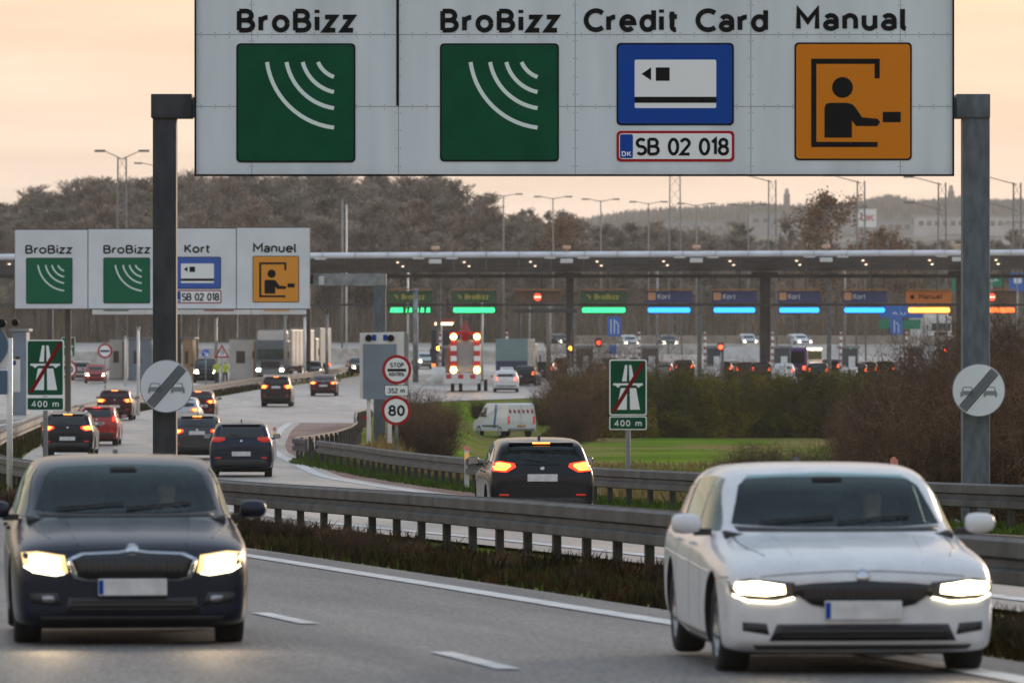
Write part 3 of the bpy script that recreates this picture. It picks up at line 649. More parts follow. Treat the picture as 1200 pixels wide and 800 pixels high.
def manual(t, x0, y0, x1, y1, f, orange):
    k = (x1-x0)/137.; g = lambda x, y: (x0+(x-931)*k, y0+(y-50)*k); q = lambda L: [g(*a) for a in L]
    t.rr('symbol_border', x0, y0, x1, y1, 5*k, f-.004, f+.004, sblack)
    p = t.rr('booth_symbol', x0+2*k, y0+2*k, x1-2*k, y1-2*k, 4*k, f-.010, f-.003, orange)
    mb = MB(); ribbon(mb, t.poly(q([(1027.5, 92), (1027.5, 72), (953.5, 72), (953.5, 169), (1028, 169)])), 6*k*t.k, f-.014, f-.008)
    mb.build('booth_outline', sblack, p)
    mb = MB(); mb.prism(t.poly(q(disc(987, 102.5, 12.2, 24))), f-.014, f-.008)
    mb.prism(t.poly(q([(966, 161), (966, 126), (968, 121.5), (972, 120.5), (993, 120.5), (999, 122.5), (1003, 127), (1010, 137.5), (1028, 139), (1031, 143), (1028, 147.5), (1003, 147.5), (998, 141), (998, 161)])), f-.0145, f-.0085)
    mb.prism(t.poly(q([(1034, 131), (1055, 131), (1055, 143), (1034, 143)])), f-.015, f-.009)
    mb.build('attendant_figure', sblack, p)
YS = 96.5; s1 = F/YS
root = empty('road_sign', (gx(673, YS), YS, gz(206, YS)), 'huge grey white toll lane sign reading BroBizz twice, Credit Card and Manual', 'road sign')
t = T(root, 673, 206, s1)
cols = [229.5, 295, 467, 674, 880, 1055, 1116.5]; rows = [-43, 41, 125, 204.5]
for i in range(6):
    for j in range(3):
        m = MB(); a = t.p(cols[i]+.25, rows[j+1]-.25); b = t.p(cols[i+1]-.25, rows[j]+.25)
        m.box(((a[0]+b[0])/2, .02, (a[1]+b[1])/2), (b[0]-a[0], .04, b[1]-a[1]), .003); m.build('panel', sgrey, root)
mb = MB()
for x in cols[1:-1]:
    a = t.p(x, 204); b = t.p(x, -43); mb.box((a[0], .05, (a[1]+b[1])/2), (.08, .03, b[1]-a[1]))
for y in rows[1:-1]:
    a = t.p(230, y); b = t.p(1116, y); mb.box(((a[0]+b[0])/2, .07, a[1]), (b[0]-a[0], .05, .07))
mb.build('backing_rib', mat('backing rib steel', (.12, .125, .13), .6, .3, .2, 3), root)  # backing ribs in plain grey steel
mb = MB()
for a, b in (((228, 206.5), (1118, 204.5)), ((228, 206.5), (230, -45)), ((1116, 206.5), (1118, -45)), ((228, -43), (1118, -45))):
    p0 = t.p(*a); p1 = t.p(*b); mb.box(((p0[0]+p1[0])/2, .0, (p0[1]+p1[1])/2), (p1[0]-p0[0]-.001, .14 if a[1] > 206 and b[0] > 1117 else .138, p1[1]-p0[1]))
mb.build('frame', sblack, root)
mb = MB()
for y in rows[1:-1]:
    x = 236
    while x < 1114:
        for dy in (-2.2, 2.2): a = t.p(x, y+dy); mb.prism(disc(a[0], a[1], .011, 6), -.004, .001)
        x += 16.5
for x in cols[1:-1]:
    y = -36
    while y < 202:
        for dx in (-2.2, 2.2): a = t.p(x+dx, y); mb.prism(disc(a[0], a[1], .011, 6), -.004, .001)
        y += 21
o = mb.build('rivet', mat('rivet steel', (.30, .32, .34), .5, .4), root); setp(o, kind='stuff')
f = -.008
t.slab('divider', [(464.5, 124), (467.5, 124), (467.5, -43), (464.5, -43)], f-.004, f+.007, sblack)
t.txt('BroBizz', 277.5, 416, 10.5, 38.5, f-.003, sblack, .20, .33); t.txt('BroBizz', 516, 655, 10.5, 38.5, f-.003, sblack, .20, .33)
t.txt('Credit', 684, 796, 10, 38, f-.003, sblack, .20, .33); t.txt('Card', 815, 900, 10, 38, f-.003, sblack, .20, .33); t.txt('Manual', 933, 1064, 9, 36.5, f-.003, sblack, .20, .33)
bizz(t, 277, 51, 416.5, 190.5, f, sgreen, mat('arc mint white', (.66, .78, .76), .4)); bizz(t, 515.5, 51, 655, 189.5, f, sgreen, MATS['arc mint white'])
card(t, 722.5, 50.5, 860, 147, f, sblue, swhite); plate(t, 722.5, 153.5, 860.5, 189.5, f); manual(t, 931, 50, 1068.5, 188, f, sorange)
# gantry carrying it
gr = empty('sign_gantry', (gx(193, 96.6), 97.0, road_z(97)), 'tall zinc gantry of two thick square posts and a cross beam carrying the huge sign', 'gantry')
ox, oz = gx(193, 96.6), road_z(97)
def gpost(px, w, name, m, lab=None):
    x = gx(px, 97)-ox; top = gz(137, 97)-oz
    mb = MB(); mb.box((x, 0, top/2-.2), (w, w, top+.4), .02); p = mb.build(name, m, gr, lab)
    mb = MB(); mb.box((x, 0, -.02), (w+.3, w+.3, .05), .01)
    for i in (-1, 1):
        for j in (-1, 1): mb.tube((x+i*(w/2+.08), j*(w/2+.08), 0), (x+i*(w/2+.08), j*(w/2+.08), .09), .02, .02, 6)
    mb.build('base_plate', galv, p)
    return p
gpost(193.5, .40, 'post', galv_shaded, 'darker left post of the gantry'); gpost(1143, .46, 'post', galv_post)
for px0, px1, m in ((178, 226, galv_shaded), (1119.5, 1159, galv_post)):
    mb = MB(); a = gx(px0, 97)-ox; b = gx(px1, 97)-ox; z0 = gz(139, 97)-oz; z1 = gz(111, 97)-oz
    mb.box(((a+b)/2, 0, (z0+z1)/2), (b-a, .55, z1-z0), .015)
    for i in range(5): mb.tube((a+.08+i*(b-a-.16)/4, -.29, z0+.05), (a+.08+i*(b-a-.16)/4, -.25, z0+.05), .018, .018, 6)
    mb.build('corner_box', m, gr)
mb = MB(); a = gx(226, 97)-ox; b = gx(1119.5, 97)-ox; mb.box(((a+b)/2, .06, gz(126, 97)-oz), (b-a, .32, .34), .01); mb.build('cross_beam', galv_post, gr)
mb = MB()
for px in (262, 380, 560, 777, 968, 1085):
    x = gx(px, 97)-ox; mb.box((x, -.22, gz(80, 97)-oz), (.08, .22, 3.4))
mb.build('hanger', galv, gr)
# round end-of-no-overtaking signs clamped to the posts
def carsil(t, cx, cy, u, f, m):
    pl = [(-8, 6), (-8, 1), (-6.5, -1), (-5, -6), (5, -6), (6.5, -1), (8, 1), (8, 6), (5.5, 6), (5.5, 4), (-5.5, 4), (-5.5, 6)]
    mb = MB(); mb.prism(t.poly([(cx+a*u, cy+b*u) for a, b in pl]), f-.006, f)
    o = mb.build('car_silhouette', m, t.r)
    mb = MB(); mb.prism(t.poly([(cx+a*u, cy+b*u) for a, b in [(-5, -1.2), (-4, -4.8), (4, -4.8), (5, -1.2)]]), f-.009, f-.005); mb.build('car_screen', sgrey2, o)
def overtaking_end(px, py, Y, label):
    r = empty('round_sign', (gx(px, Y), Y, gz(py+31, Y)), label, 'road sign', 'round end of no overtaking signs')
    t = T(r, px, py+31, F/Y)
    t.slab('rim', disc(px, py, 31.2, 44), .0, .03, galv); t.slab('disc_face', disc(px, py, 30.2, 44), -.004, .004, sgrey2)
    for s_ in (-1, 1): carsil(t, px+s_*13.5, py+2, 1.0, -.005, scar)
    d = Vector((cos(radians(49)), -sin(radians(49)))); n_ = Vector((d.y, -d.x)); ls = []
    for k in (-4.8, -2.4, 0, 2.4, 4.8):
        h = sqrt(max(1, 29.3**2-k*k)); c = Vector((px, py))+n_*k; ls.append([(c-d*h)[:], (c+d*h)[:]])
    t.line('diagonal_bar', ls, 1.5, -.014, -.006, slash)
    m = MB(); m.box((0, .12, 31*t.k), (.5, .16, .06)); m.build('clamp', galv, r)
overtaking_end(195, 452.5, 96.45, 'round grey white sign with diagonal bar on the dark left gantry post')
overtaking_end(1147, 457, 96.45, 'round grey white sign with diagonal bar on the pale right gantry post')
# motorway end signs
def motorway_end(px0, py0, px1, py1, Y, label, sub=None, foot=None, post_w=.07, gm=sgreen, thin=False, posts=1, grp='green motorway end signs'):
    cx = (px0+px1)/2; k = (px1-px0)/44.
    zb = ground_z(gx(cx, Y), Y); r = empty('motorway_end_sign', (gx(cx, Y), Y, zb), label, 'road sign', grp)
    t = T(r, cx, 400+(ZC-zb)*F/Y, F/Y)
    g = lambda a, b: (px0+1.8*k+(a-716)*k*1.02, py0+1.8*k+(b-423)*k*1.015)
    q = lambda *a: [g(640+a[i]/6.667, 370+a[i+1]/6.667) for i in range(0, len(a), 2)]
    t.rr('white_border', px0, py0, px1, py1, 2.6*k, -.004, .03, swhite)
    p = t.rr('green_face', px0+1.5*k, py0+1.5*k, px1-1.5*k, py1-1.5*k, 2*k, -.010, -.003, gm)
    mb = MB()
    for pl in (q(615, 385, 633, 385, 629, 510, 592, 510), q(646, 385, 664, 385, 687, 510, 649, 510), q(583, 562, 631, 562, 629, 728, 552, 728), q(651, 562, 700, 562, 730, 728, 654, 728), q(525, 525, 752, 525, 752, 541, 525, 541), q(540, 541, 582, 541, 562, 560), q(700, 541, 742, 541, 718, 560)):
        mb.prism(t.poly(pl), -.014, -.009)
    mb.build('motorway_symbol', swhite, p)
    t.line('red_slash', [q(757, 367, 527, 745)], 4.4*k, -.020, -.013, sdred)
    if sub:
        t.rr('distance_border', px0, sub[0], px1, sub[1], 2*k, -.004, .03, swhite); d = t.rr('distance_plate', px0+1.3*k, sub[0]+1.3*k, px1-1.3*k, sub[1]-1.3*k, 1.5*k, -.010, -.003, gm)
        h = sub[1]-sub[0]; t.txt('400 m', px0+6*k, px1-6*k, sub[0]+h*.28, sub[1]-h*.26, -.014, swhite, .16, .34, parent=d)
    for i in range(posts):
        xo = 0 if posts == 1 else (i-.5)*(px1-px0)*.55*t.k
        mb = MB(); mb.tube((xo, .08, -.2), (xo, .08, t.p(cx, py0+2)[1]), post_w, post_w, 12); mb.build('post', grey_m if not thin else galv, r)
motorway_end(714, 421, 758, 486.5, 152, 'green motorway end sign with 400 m plate standing on the green field', (487.5, 503.5))
motorway_end(31, 398, 75, 464, 160, 'green motorway end sign with 400 m plate above the black estate car', (465, 481), gm=sgreen)
motorway_end(72, 395, 88, 418, 330, 'small green motorway end sign partly hidden behind the big green sign on the left', None, gm=sgreen2)
# speed signs
def ringsign(t, px, py, r, wr=.80, parent=None, f=-.004, red=sred):
    t.slab('red_ring', disc(px, py, r, 44), f, .03, red, parent); return t.slab('white_face', disc(px, py, r*wr, 40), f-.006, f+.001, swhite, parent)
Y = 190; zb = ground_z(gx(464.5, Y), Y)
r = empty('speed_sign', (gx(464.5, Y), Y, zb), 'post with round stop sign, 352 m plate and 80 sign before the grey box', 'road sign')
t = T(r, 464.5, 400+(ZC-zb)*F/Y, F/Y)
fc = ringsign(t, 465, 433, 17.2); t.line('stop_bar', [[(454, 433.5), (476, 433.5)]], 3.2, -.016, -.008, sblack, fc)
t.txt('STOP', 457, 473.5, 424.8, 430.4, -.016, slash, .2, .25, parent=fc); t.txt('KONTROL', 456, 474.5, 436.2, 440.6, -.016, slash, .2, .25, parent=fc)
t.rr('distance_border', 450.5, 451, 478.5, 463.8, 1.5, -.002, .02, sblack); pl = t.rr('distance_plate', 451.2, 451.7, 477.8, 463.1, 1.4, -.006, -.001, swhite)
t.txt('352 m', 454.5, 474.5, 454.6, 460.6, -.010, sblack, .18, .26, parent=pl)
fc = ringsign(t, 464.3, 481, 17.2); t.txt('80', 455, 474.5, 474.4, 487.4, -.014, sblack, .2, .26, parent=fc)
mb = MB(); mb.tube((0, .07, -.2), (0, .07, t.p(0, 417)[1]), .06, .06, 12); mb.build('post', galv, r)
# grey box (variable message sign seen by the traffic) on its legs
Y = 214; zb = ground_z(gx(452, Y), Y); r = empty('message_sign', (gx(452, Y), Y, zb), 'blank grey box sign with white surround on white legs behind the 80 sign', 'message sign')
t = T(r, 452, 400+(ZC-zb)*F/Y, F/Y)
t.slab('housing', [(421.5, 390), (473.5, 388.5), (473.5, 467), (421.5, 467)], .0, .35, white_m)
t.slab('screen', [(425.5, 403), (464.5, 403), (464.5, 467.5), (425.5, 467.5)], -.05, -.002, blueg)
t.slab('side_panel', [(473.6, 389), (479, 392), (479, 455), (473.6, 467)], .02, .32, grey_m)
for x in (432, 458):
    t.slab('lamp_backing', disc(x, 396, 4, 20), -.12, -.003, sblack); t.slab('blue_marking', rrect(x+(4 if x < 450 else -9), 392, x+(9 if x < 450 else -4), 399, .8), -.02, -.0025, sblue)
for x in (432, 456.5): t.slab('leg', [(x-2.4, 466), (x+2.4, 466), (x+2.4, 519), (x-2.4, 519)], .1, .28, white_m)
t.slab('marker_stripe', [(425, 487), (429.5, 487), (429.5, 491), (425, 491)], .0, .1, sred)
# second gantry with four-panel sign
YG = 232; s2 = F/YG
root = empty('road_sign', (gx(190, YG), YG, gz(362, YG)), 'white four panel toll lane sign on the left with BroBizz twice, Kort and Manuel', 'road sign')
t = T(root, 190.5, 362, s2)
for i, (a, b) in enumerate(((18, 103), (104, 190.3), (191.3, 277), (278, 363.5))):
    mb = MB(); p0 = t.p(a, 361.5); p1 = t.p(b, 269.5-.8*i); mb.box(((p0[0]+p1[0])/2, .05, (p0[1]+p1[1])/2), (p1[0]-p0[0], .10, p1[1]-p0[1]), .01)
    pn = mb.build('panel', sgrey2, root)
    t.slab('panel_edge', [(a-.45, 362.3), (b+.45, 362.3), (b+.45, 268.4-.8*i), (a-.45, 268.4-.8*i)], .03, .16, mat('sign edge dark', (.06, .06, .065), .5), pn)
f = -.008
t.txt('BroBizz', 30, 85, 287, 297.5, f, sblack, .19); t.txt('BroBizz', 121.5, 176.5, 287, 297.3, f, sblack, .19); t.txt('Kort', 216.5, 247, 286, 296.5, f, sblack, .19); t.txt('Manuel', 297, 348.5, 285, 296, f, sblack, .19)
mint = MATS['arc mint white']; so2 = mat('sign amber', (.68, .27, .012), .4)
bizz(t, 31, 302, 85.5, 356, f, sgreen2, mint); bizz(t, 121.5, 301.8, 176.5, 355.5, f, sgreen2, mint); card(t, 204, 300.8, 259.5, 338.5, f, mat('sign mid blue', (.012, .09, .42), .4), swhite); plate(t, 204.5, 340, 260, 355.3, f); manual(t, 296.5, 299.8, 351, 354.3, f, so2)
for a, b, c0, c1, m in ((109, 170.5, 122, 152, sgreen2), (171.2, 294.5, 240, 275, sred), (295.5, 359, 310, 340, so2)):
    p = t.slab('light_tray', [(a, 362.9), (b, 362.9), (b, 368.3), (a, 368.3)], -.25, .1, white_m)
    t.slab('tray_mark', [(c0, 363.2), (c1, 363.2), (c1, 364.4), (c0, 364.4)], -.262, -.251, m, p)
gr = empty('sign_gantry', (gx(445, 233), 233, ground_z(gx(445, 233), 233)), 'grey gantry with thick square post right of the four panel sign', 'gantry')
ox, oz = gr.location.x, gr.location.z
mb = MB(); mb.box((0, 0, (gz(336, 233)-oz)/2-.2), (.50, .50, gz(336, 233)-oz+.4), .02); mb.build('post', galv_post, gr)
mb = MB(); a = gx(368, 233)-ox; mb.box(((a+.28)/2, 0, gz(328, 233)-oz), (.28-a, .5, .50), .02); mb.build('beam', galv, gr)
mb = MB(); a = gx(76, 233)-ox; b = gx(367, 233)-ox; mb.box(((a+b)/2, .1, gz(328, 233)-oz), (b-a, .3, .30), .01); mb.build('beam', galv_shaded, gr)
mb = MB(); mb.box((gx(79.5, 233)-ox, .1, (gz(330, 233)-oz)/2-.2), (.24, .24, gz(330, 233)-oz+.5), .01); mb.build('post', mat('brown grey post', (.09, .075, .06), .7), gr)
mb = MB(); mb.box((gx(377, 233)-ox, -.3, gz(329, 233)-oz), (.22, .2, .36), .02); mb.build('junction_box', white_m, gr)
# ---- small signs on the left
def pole_sign(px, Y, pyt, label, name='small_sign', cat='road sign', pw=.04, pm=None, group=None, base=None):
    x = gx(px, Y); zb = ground_z(x, Y) if base is None else base; r = empty(name, (x, Y, zb), label, cat, group); t = T(r, px, 400+(ZC-zb)*F/Y, F/Y)
    mb = MB(); mb.tube((0, .06, -.2), (0, .06, t.p(0, pyt)[1]), pw, pw, 8); mb.build('post', pm or galv, r); return r, t
r, t = pole_sign(79.5, 340, 424, 'red ringed 50 speed sign under the small green motorway sign on the left')
fc = ringsign(t, 80, 432.5, 10.4); t.txt('50', 74.5, 85.5, 428.4, 437, -.014, sblack, .2, .26, parent=fc)
r, t = pole_sign(123, 395, 402, 'round red ringed sign with black bar above the red oncoming car')
fc = ringsign(t, 123, 411, 8.6, .76); t.line('stop_bar', [[(117.5, 411.2), (128.5, 411.2)]], 2.4, -.016, -.008, slash, fc)
r, t = pole_sign(260, 400, 402, 'red bordered warning triangle above the guardrail on the left')
t.slab('red_triangle', [(251.5, 419), (268.8, 419), (260.2, 403.5)], -.004, .02, sred); t.slab('white_triangle', [(254.5, 417.2), (265.8, 417.2), (260.2, 407.2)], -.01, -.003, swhite); t.line('road_print', [[(259, 416), (259.5, 410)], [(262, 416), (261, 410)]], 1.0, -.016, -.009, slash)
r, t = pole_sign(241, 398, 410, 'small blue round arrow sign left of the warning triangle')
fc = t.slab('blue_disc', disc(241, 414, 4.8, 24), -.004, .02, mat('sign sky blue', (.02, .12, .50), .4)); t.line('arrow', [[(239, 412), (243.5, 416.5)], [(243.5, 413), (243.5, 416.8), (239.8, 416.8)]], 1.1, -.012, -.003, swhite, fc)
r, t = pole_sign(11, 128, 396, 'large blue round sign cut by the left edge of the picture', pw=.07, pm=white_m)
t.slab('blue_disc', disc(-19, 404.5, 27.6, 44), -.03, -.01, mat('muted blue', (.045, .10, .17), .4)); t.slab('rim', disc(-19, 404.5, 28.6, 44), -.012, .02, galv)
t.slab('blue_plate', rrect(-40, 434, 8.5, 462, 1.5), -.03, .0, MATS['muted blue']); t.slab('housing', disc(2, 379, 5, 20), -.1, .1, sblack); t.slab('housing', disc(18, 378, 4, 20), -.1, .1, sblack)
r, t = pole_sign(10.6, 168, 440, 'small white notice with blue head on a white post at the left edge', pw=.05, pm=white_m)
t.slab('notice_board', [(10.2, 421), (23.6, 421), (23.6, 459), (10.2, 459)], -.02, .01, white_m); t.slab('blue_head', [(11, 422.5), (18.8, 422.5), (18.8, 427.5), (11, 427.5)], -.026, -.019, sblue); t.slab('notice_print', [(12, 429), (14.5, 429), (14.5, 431.5), (12, 431.5)], -.026, -.019, slash)
r, t = pole_sign(719.5, 420, 392, 'blue lane sign with white arrows left of the green motorway end sign', pw=.05)
fc = t.rr('blue_face', 711.8, 371, 727.8, 394, 1, -.004, .02, mat('sign lane blue', (.03, .14, .48), .4)); t.line('lane_arrow', [[(716, 391), (716, 374)], [(720, 391), (720, 374)], [(724.5, 391), (724.5, 380), (721.5, 376)]], .9, -.012, -.003, swhite, fc)
t.rr('lower_plate', 713.6, 404, 722.5, 415, 1, -.004, .02, MATS['sign lane blue'])
Yd = 500
r, t = pole_sign(1055, Yd, 356, 'blue and green direction signs between the last Kort lane and the Manuel lane', pw=.07, base=road_z(Yd))
a = t.rr('blue_board', 1031, 357, 1081.5, 372.5, 1, -.004, .04, MATS['sign lane blue']); t.line('direction_print', [[(1046, 368), (1049, 366), (1052, 369)], [(1055, 366), (1058, 369)], [(1060, 368.5), (1061, 366)]], .9, -.012, -.003, swhite, a)
t.rr('blue_board', 1043, 372.8, 1057.5, 392, 1, -.004, .04, MATS['sign lane blue'])
mg = mat('sign mint green', (.01, .20, .11), .4)
t.rr('green_board', 1029.5, 374, 1042.6, 385, 1, -.004, .04, mg); t.rr('green_board', 1058, 374.4, 1078.5, 385.5, 1, -.004, .04, mg); t.line('lane_arrow', [[(1048, 390), (1048, 375)], [(1053, 390), (1053, 381), (1050, 377)]], .9, -.016, -.006, swhite)
r, t = pole_sign(1123, Yd, 322, 'green direction sign peeping out left of the right gantry post', pw=.09, base=road_z(Yd)); t.rr('green_board', 1115.5, 322, 1131, 342, 1, -.004, .04, mg)
r, t = pole_sign(1162, Yd, 322, 'green direction sign just right of the right gantry post', pw=.09, base=road_z(Yd)); a = t.rr('green_board', 1150, 321.5, 1175.5, 336, 1, -.004, .04, mg); t.line('direction_print', [[(1160, 330), (1162, 327), (1164, 330)], [(1166, 330), (1166, 327), (1170, 329)]], .9, -.012, -.003, swhite, a)
r, t = pole_sign(1192, Yd, 320, 'blue direction sign at the right edge of the picture under the canopy', pw=.09, base=road_z(Yd)); a = t.rr('blue_board', 1182.5, 320, 1208, 341, 1, -.004, .04, MATS['sign lane blue']); t.rr('direction_print', 1188, 325, 1197.5, 332, 2, -.012, -.003, sgrey2, a)
# ------------------------------------------------------------------ toll canopy
YC = 445; sc_ = F/YC; zp = road_z(450)
can = empty('toll_canopy', (gx(668, YC), YC, zp), 'long flat toll canopy with white edge tube on dark pillars', 'canopy')
ox, oz = can.location.x, can.location.z
tube_m = mat('white edge tube', (.72, .76, .84), .35, 0, .08, .5); sof_m = mat('canopy soffit', (.17, .155, .15), .7, 0, .2, .6); sof2 = mat('canopy fascia', (.12, .11, .11), .6, 0, .2, .4)
def cz(px): return (gz(299.5-(px-365)*.0042, YC)-oz)
pxs = [-160+38.4*i for i in range(38)]
bays = []
for i in range(len(pxs)-1):
    a = gx(pxs[i], YC)-ox; b = gx(pxs[i+1], YC)-ox; za = cz(pxs[i]); zb_ = cz(pxs[i+1])
    mb = MB(); mb.tube((a+.02, 0, za), (b-.02, 0, zb_), .24, .24, 12); mb.build('edge_tube', tube_m, can)
    mb = MB()
    for (y0, z0), (y1, z1) in (((.1, -.22), (8, -1.25)), ((8, -1.25), (15.5, -.35))):
        vs = [(a+.01, y0, za+z0), (b-.01, y0, zb_+z0), (b-.01, y1, zb_+z1), (a+.01, y1, za+z1)]; vs += [(v[0], v[1], v[2]+.12) for v in vs]
        mb.add(vs, [(0, 1, 2, 3), (7, 6, 5, 4), (0, 4, 5, 1), (1, 5, 6, 2), (2, 6, 7, 3), (3, 7, 4, 0)])
    mb.build('soffit_panel', sof_m, can)
lampm = mat('soffit lamp glow', (1, .8, .6), .5, emit=(1, .78, .55), es=1.6, sample=False)
for px in [8, 85, 162, 238, 315, 350]+[387+78.3*i for i in range(1, 12)]:
    for dx, dy, y in ((0, 0, 2.2), (5.5, 1, 4.4)):
        x = gx(px+dx, YC)-ox; z = cz(px)-.22-(y-.1)*.13-.05
        mb = MB(); mb.box((x, y, z), (.17, .6, .06), .01); mb.build('soffit_lamp', lampm, can)
for px, wd in ((-60, .6), (58, .45), (208, .5), (360, .5), (514, .35), (668, .62), (820, .35), (897, .85), (972, .35), (1127, .8), (1290, .6)):
    x = gx(px, 452)-ox; mb = MB(); mb.box((x, 7.6, (cz(px)-1.3)/2), (wd, .5, cz(px)-1.3), .03); mb.box((x, 7.6, cz(px)-1.5), (wd+1.2, .6, .35), .05)
    mb.build('pillar', mat('dark pillar', (.07, .065, .068), .6, 0, .2, 1) if wd > .4 else galv, can)
for px in (55, 208, 360, 514, 668, 820, 972, 1127, 1280):
    x = gx(px-4, YC)-ox; z = cz(px)
    mb = MB(); mb.box((x, -.1, z-.5), (1.0, .3, .35), .05); mb.box((x-1.3, -.05, z-.25), (.9, .2, .16), .03); mb.box((x+1.3, -.05, z-.25), (.9, .2, .16), .03); mb.build('bracket', white_m, can)
    mb = MB(); mb.box((x, 0, z+.55), (.62, .5, .28), .08); mb.tube((x, 0, z+.2), (x, 0, z+.5), .05, .05, 6); mb.build('roof_lamp', mat('peach lamp housing', (.62, .40, .28), .5), can)
mb = MB(); a = gx(-160, 443)-ox; b = gx(1260, 443)-ox; mb.box(((a+b)/2, -1.2, gz(357, 443.8)-oz), (b-a, .16, .16)); mb.box(((a+b)/2, 6.0, cz(600)-1.6), (b-a, .3, .3)); mb.build('sign_beam', dark_m, can)
for px in range(-150, 1260, 77):
    mb = MB(); x = gx(px+15, 445)-ox; mb.box((x, -1.2, (cz(px)-.3+gz(357, 443.8)-oz)/2), (.10, .10, cz(px)-.3-(gz(357, 443.8)-oz))); mb.build('hanger', dark_m, can)
# lane signs under the canopy
green_on = mat('lane green glow', (.1, .8, .35), .5, emit=(.02, .74, .20), es=1.25, sample=False); blue_on = mat('lane blue glow', (.1, .5, .9), .5, emit=(.012, .32, 1.0), es=1.3, sample=False)
yel_on = mat('lane yellow glow', (1, .7, .2), .5, emit=(1, .50, .07), es=1.3, sample=False); red_on = mat('lane red glow', (1, .3, .1), .5, emit=(1, .14, .02), es=1.3, sample=False)
core = lambda nm, c: mat(nm, c, .5, emit=c, es=1.6, sample=False)
lg_panel = mat('lane panel green', (.015, .075, .025), .4); lb_panel = mat('lane panel navy', (.022, .035, .13), .4); lo_panel = mat('lane panel orange', (.55, .15, .015), .4); hood_m = mat('lane sign hood', (.28, .13, .045), .6)
ytext = mat('lane yellow print', (.50, .42, .06), .5); wtext = mat('lane pale print', (.45, .48, .58), .5)
YL = 443.0
def lane_sign(px0, px1, kind, label):
    cx = (px0+px1)/2; r = empty('lane_sign', (gx(cx, YL), YL, gz(366, YL)), label, 'lane sign', 'lit lane signs under the toll canopy'); t = T(r, cx, 366, F/YL); w_ = px1-px0
    n = 3
    for i in range(n):
        a = px0+w_*i/n; b = px0+w_*(i+1)/n; t.slab('hood', [(a+.3, 339.8), (b-.3, 339.8), (b-.3, 338.2), (a+.3, 338.2)], -.5, .1, hood_m)
    pm = {'g': lg_panel, 'b': lb_panel, 'o': lo_panel, 'x': brown_m, 'r': brown_m}[kind]
    p = t.slab('panel', [(px0, 355), (px1, 355), (px1, 341), (px0, 341)], -.1, .1, pm)
    if kind == 'g': t.txt('BroBizz', px0+w_*.30, px1-w_*.18, 344.6, 350.6, -.108, ytext, .17, .3, parent=p); t.line('lane_icon', [[(px0+w_*.13, 345), (px0+w_*.22, 350.5)], [(px0+w_*.17, 345), (px0+w_*.23, 348.5)]], .8, -.108, -.098, ytext, p)
    if kind == 'b': t.txt('Kort', px0+w_*.25, px0+w_*.53, 344, 350.5, -.108, wtext, .17, .3, parent=p); t.slab('lane_icon', rrect(px0+w_*.04, 342.5, px0+w_*.21, 351.5, 1.5), -.11, -.101, mat('icon peach', (.55, .26, .12), .5), p)
    if kind == 'o': t.txt('Manuel', px0+w_*.28, px1-w_*.2, 344.3, 350.6, -.108, sblack, .17, .3, parent=p); t.slab('lane_icon', disc(px0+w_*.13, 348, 2.6, 12), -.108, -.099, sblack, p)
    if kind in 'xr':
        d = t.slab('no_entry_disc', disc((px0+px1)/2-(3 if kind == 'r' else 0), 348, 4.6, 20), -.108, -.099, core('no entry glow', (.62, .05, .02)), p); c_ = (px0+px1)/2-(3 if kind == 'r' else 0); t.slab('no_entry_bar', [(c_-3.6, 347), (c_+3.6, 347), (c_+3.6, 349), (c_-3.6, 349)], -.116, -.107, core('bar glow', (.9, .45, .3)), d)
    em = {'g': green_on, 'b': blue_on, 'o': yel_on, 'r': red_on}.get(kind)
    if em:
        bx = t.rr('bar_housing', px0+1, 358.8, px1-1, 367.6, 3, -.2, .1, pm)
        if 'dotted' in label:
            mb = MB()
            for a, b in ((0, .32), (.38, .42), (.46, .54), (.60, .70), (.74, .83), (.88, .98)):
                mb.prism(t.poly([(px0+2+(w_-4)*a+1.2, 360.4), (px0+2+(w_-4)*b-.2, 360.4), (px0+2+(w_-4)*b, 366), (px0+2+(w_-4)*a, 366)]), -.23, -.199)
            mb.build('light_bar', em, bx)
        else: t.rr('light_bar', px0+2.2, 360.3, px1-2.2, 366.2, 2, -.23, -.199, em, bx)
for a, b, k, l in ((455, 507, 'g', 'green BroBizz lane sign with dotted green light bar, leftmost under the canopy'), (529, 582, 'g', 'green BroBizz lane sign with solid green light bar above the striped amber lit truck'), (603, 657, 'x', 'brown closed lane sign with red no entry disc and no light bar'), (680, 735, 'g', 'green BroBizz lane sign just right of the pillar in the middle'),
        (757, 811, 'b', 'navy Kort lane sign, first of the four Kort signs from the left'), (834, 887, 'b', 'navy Kort lane sign just left of the widest dark pillar'), (911, 962, 'b', 'navy Kort lane sign just right of the widest dark pillar'), (987, 1039, 'b', 'navy Kort lane sign with blue light bar, rightmost of the four Kort signs'),
        (1062, 1115, 'o', 'orange Manuel lane sign with yellow light bar left of the right gantry post'), (1139, 1191, 'r', 'brown closed lane sign with orange red light bar right of the right gantry post')):
    lane_sign(a, b, k, l)
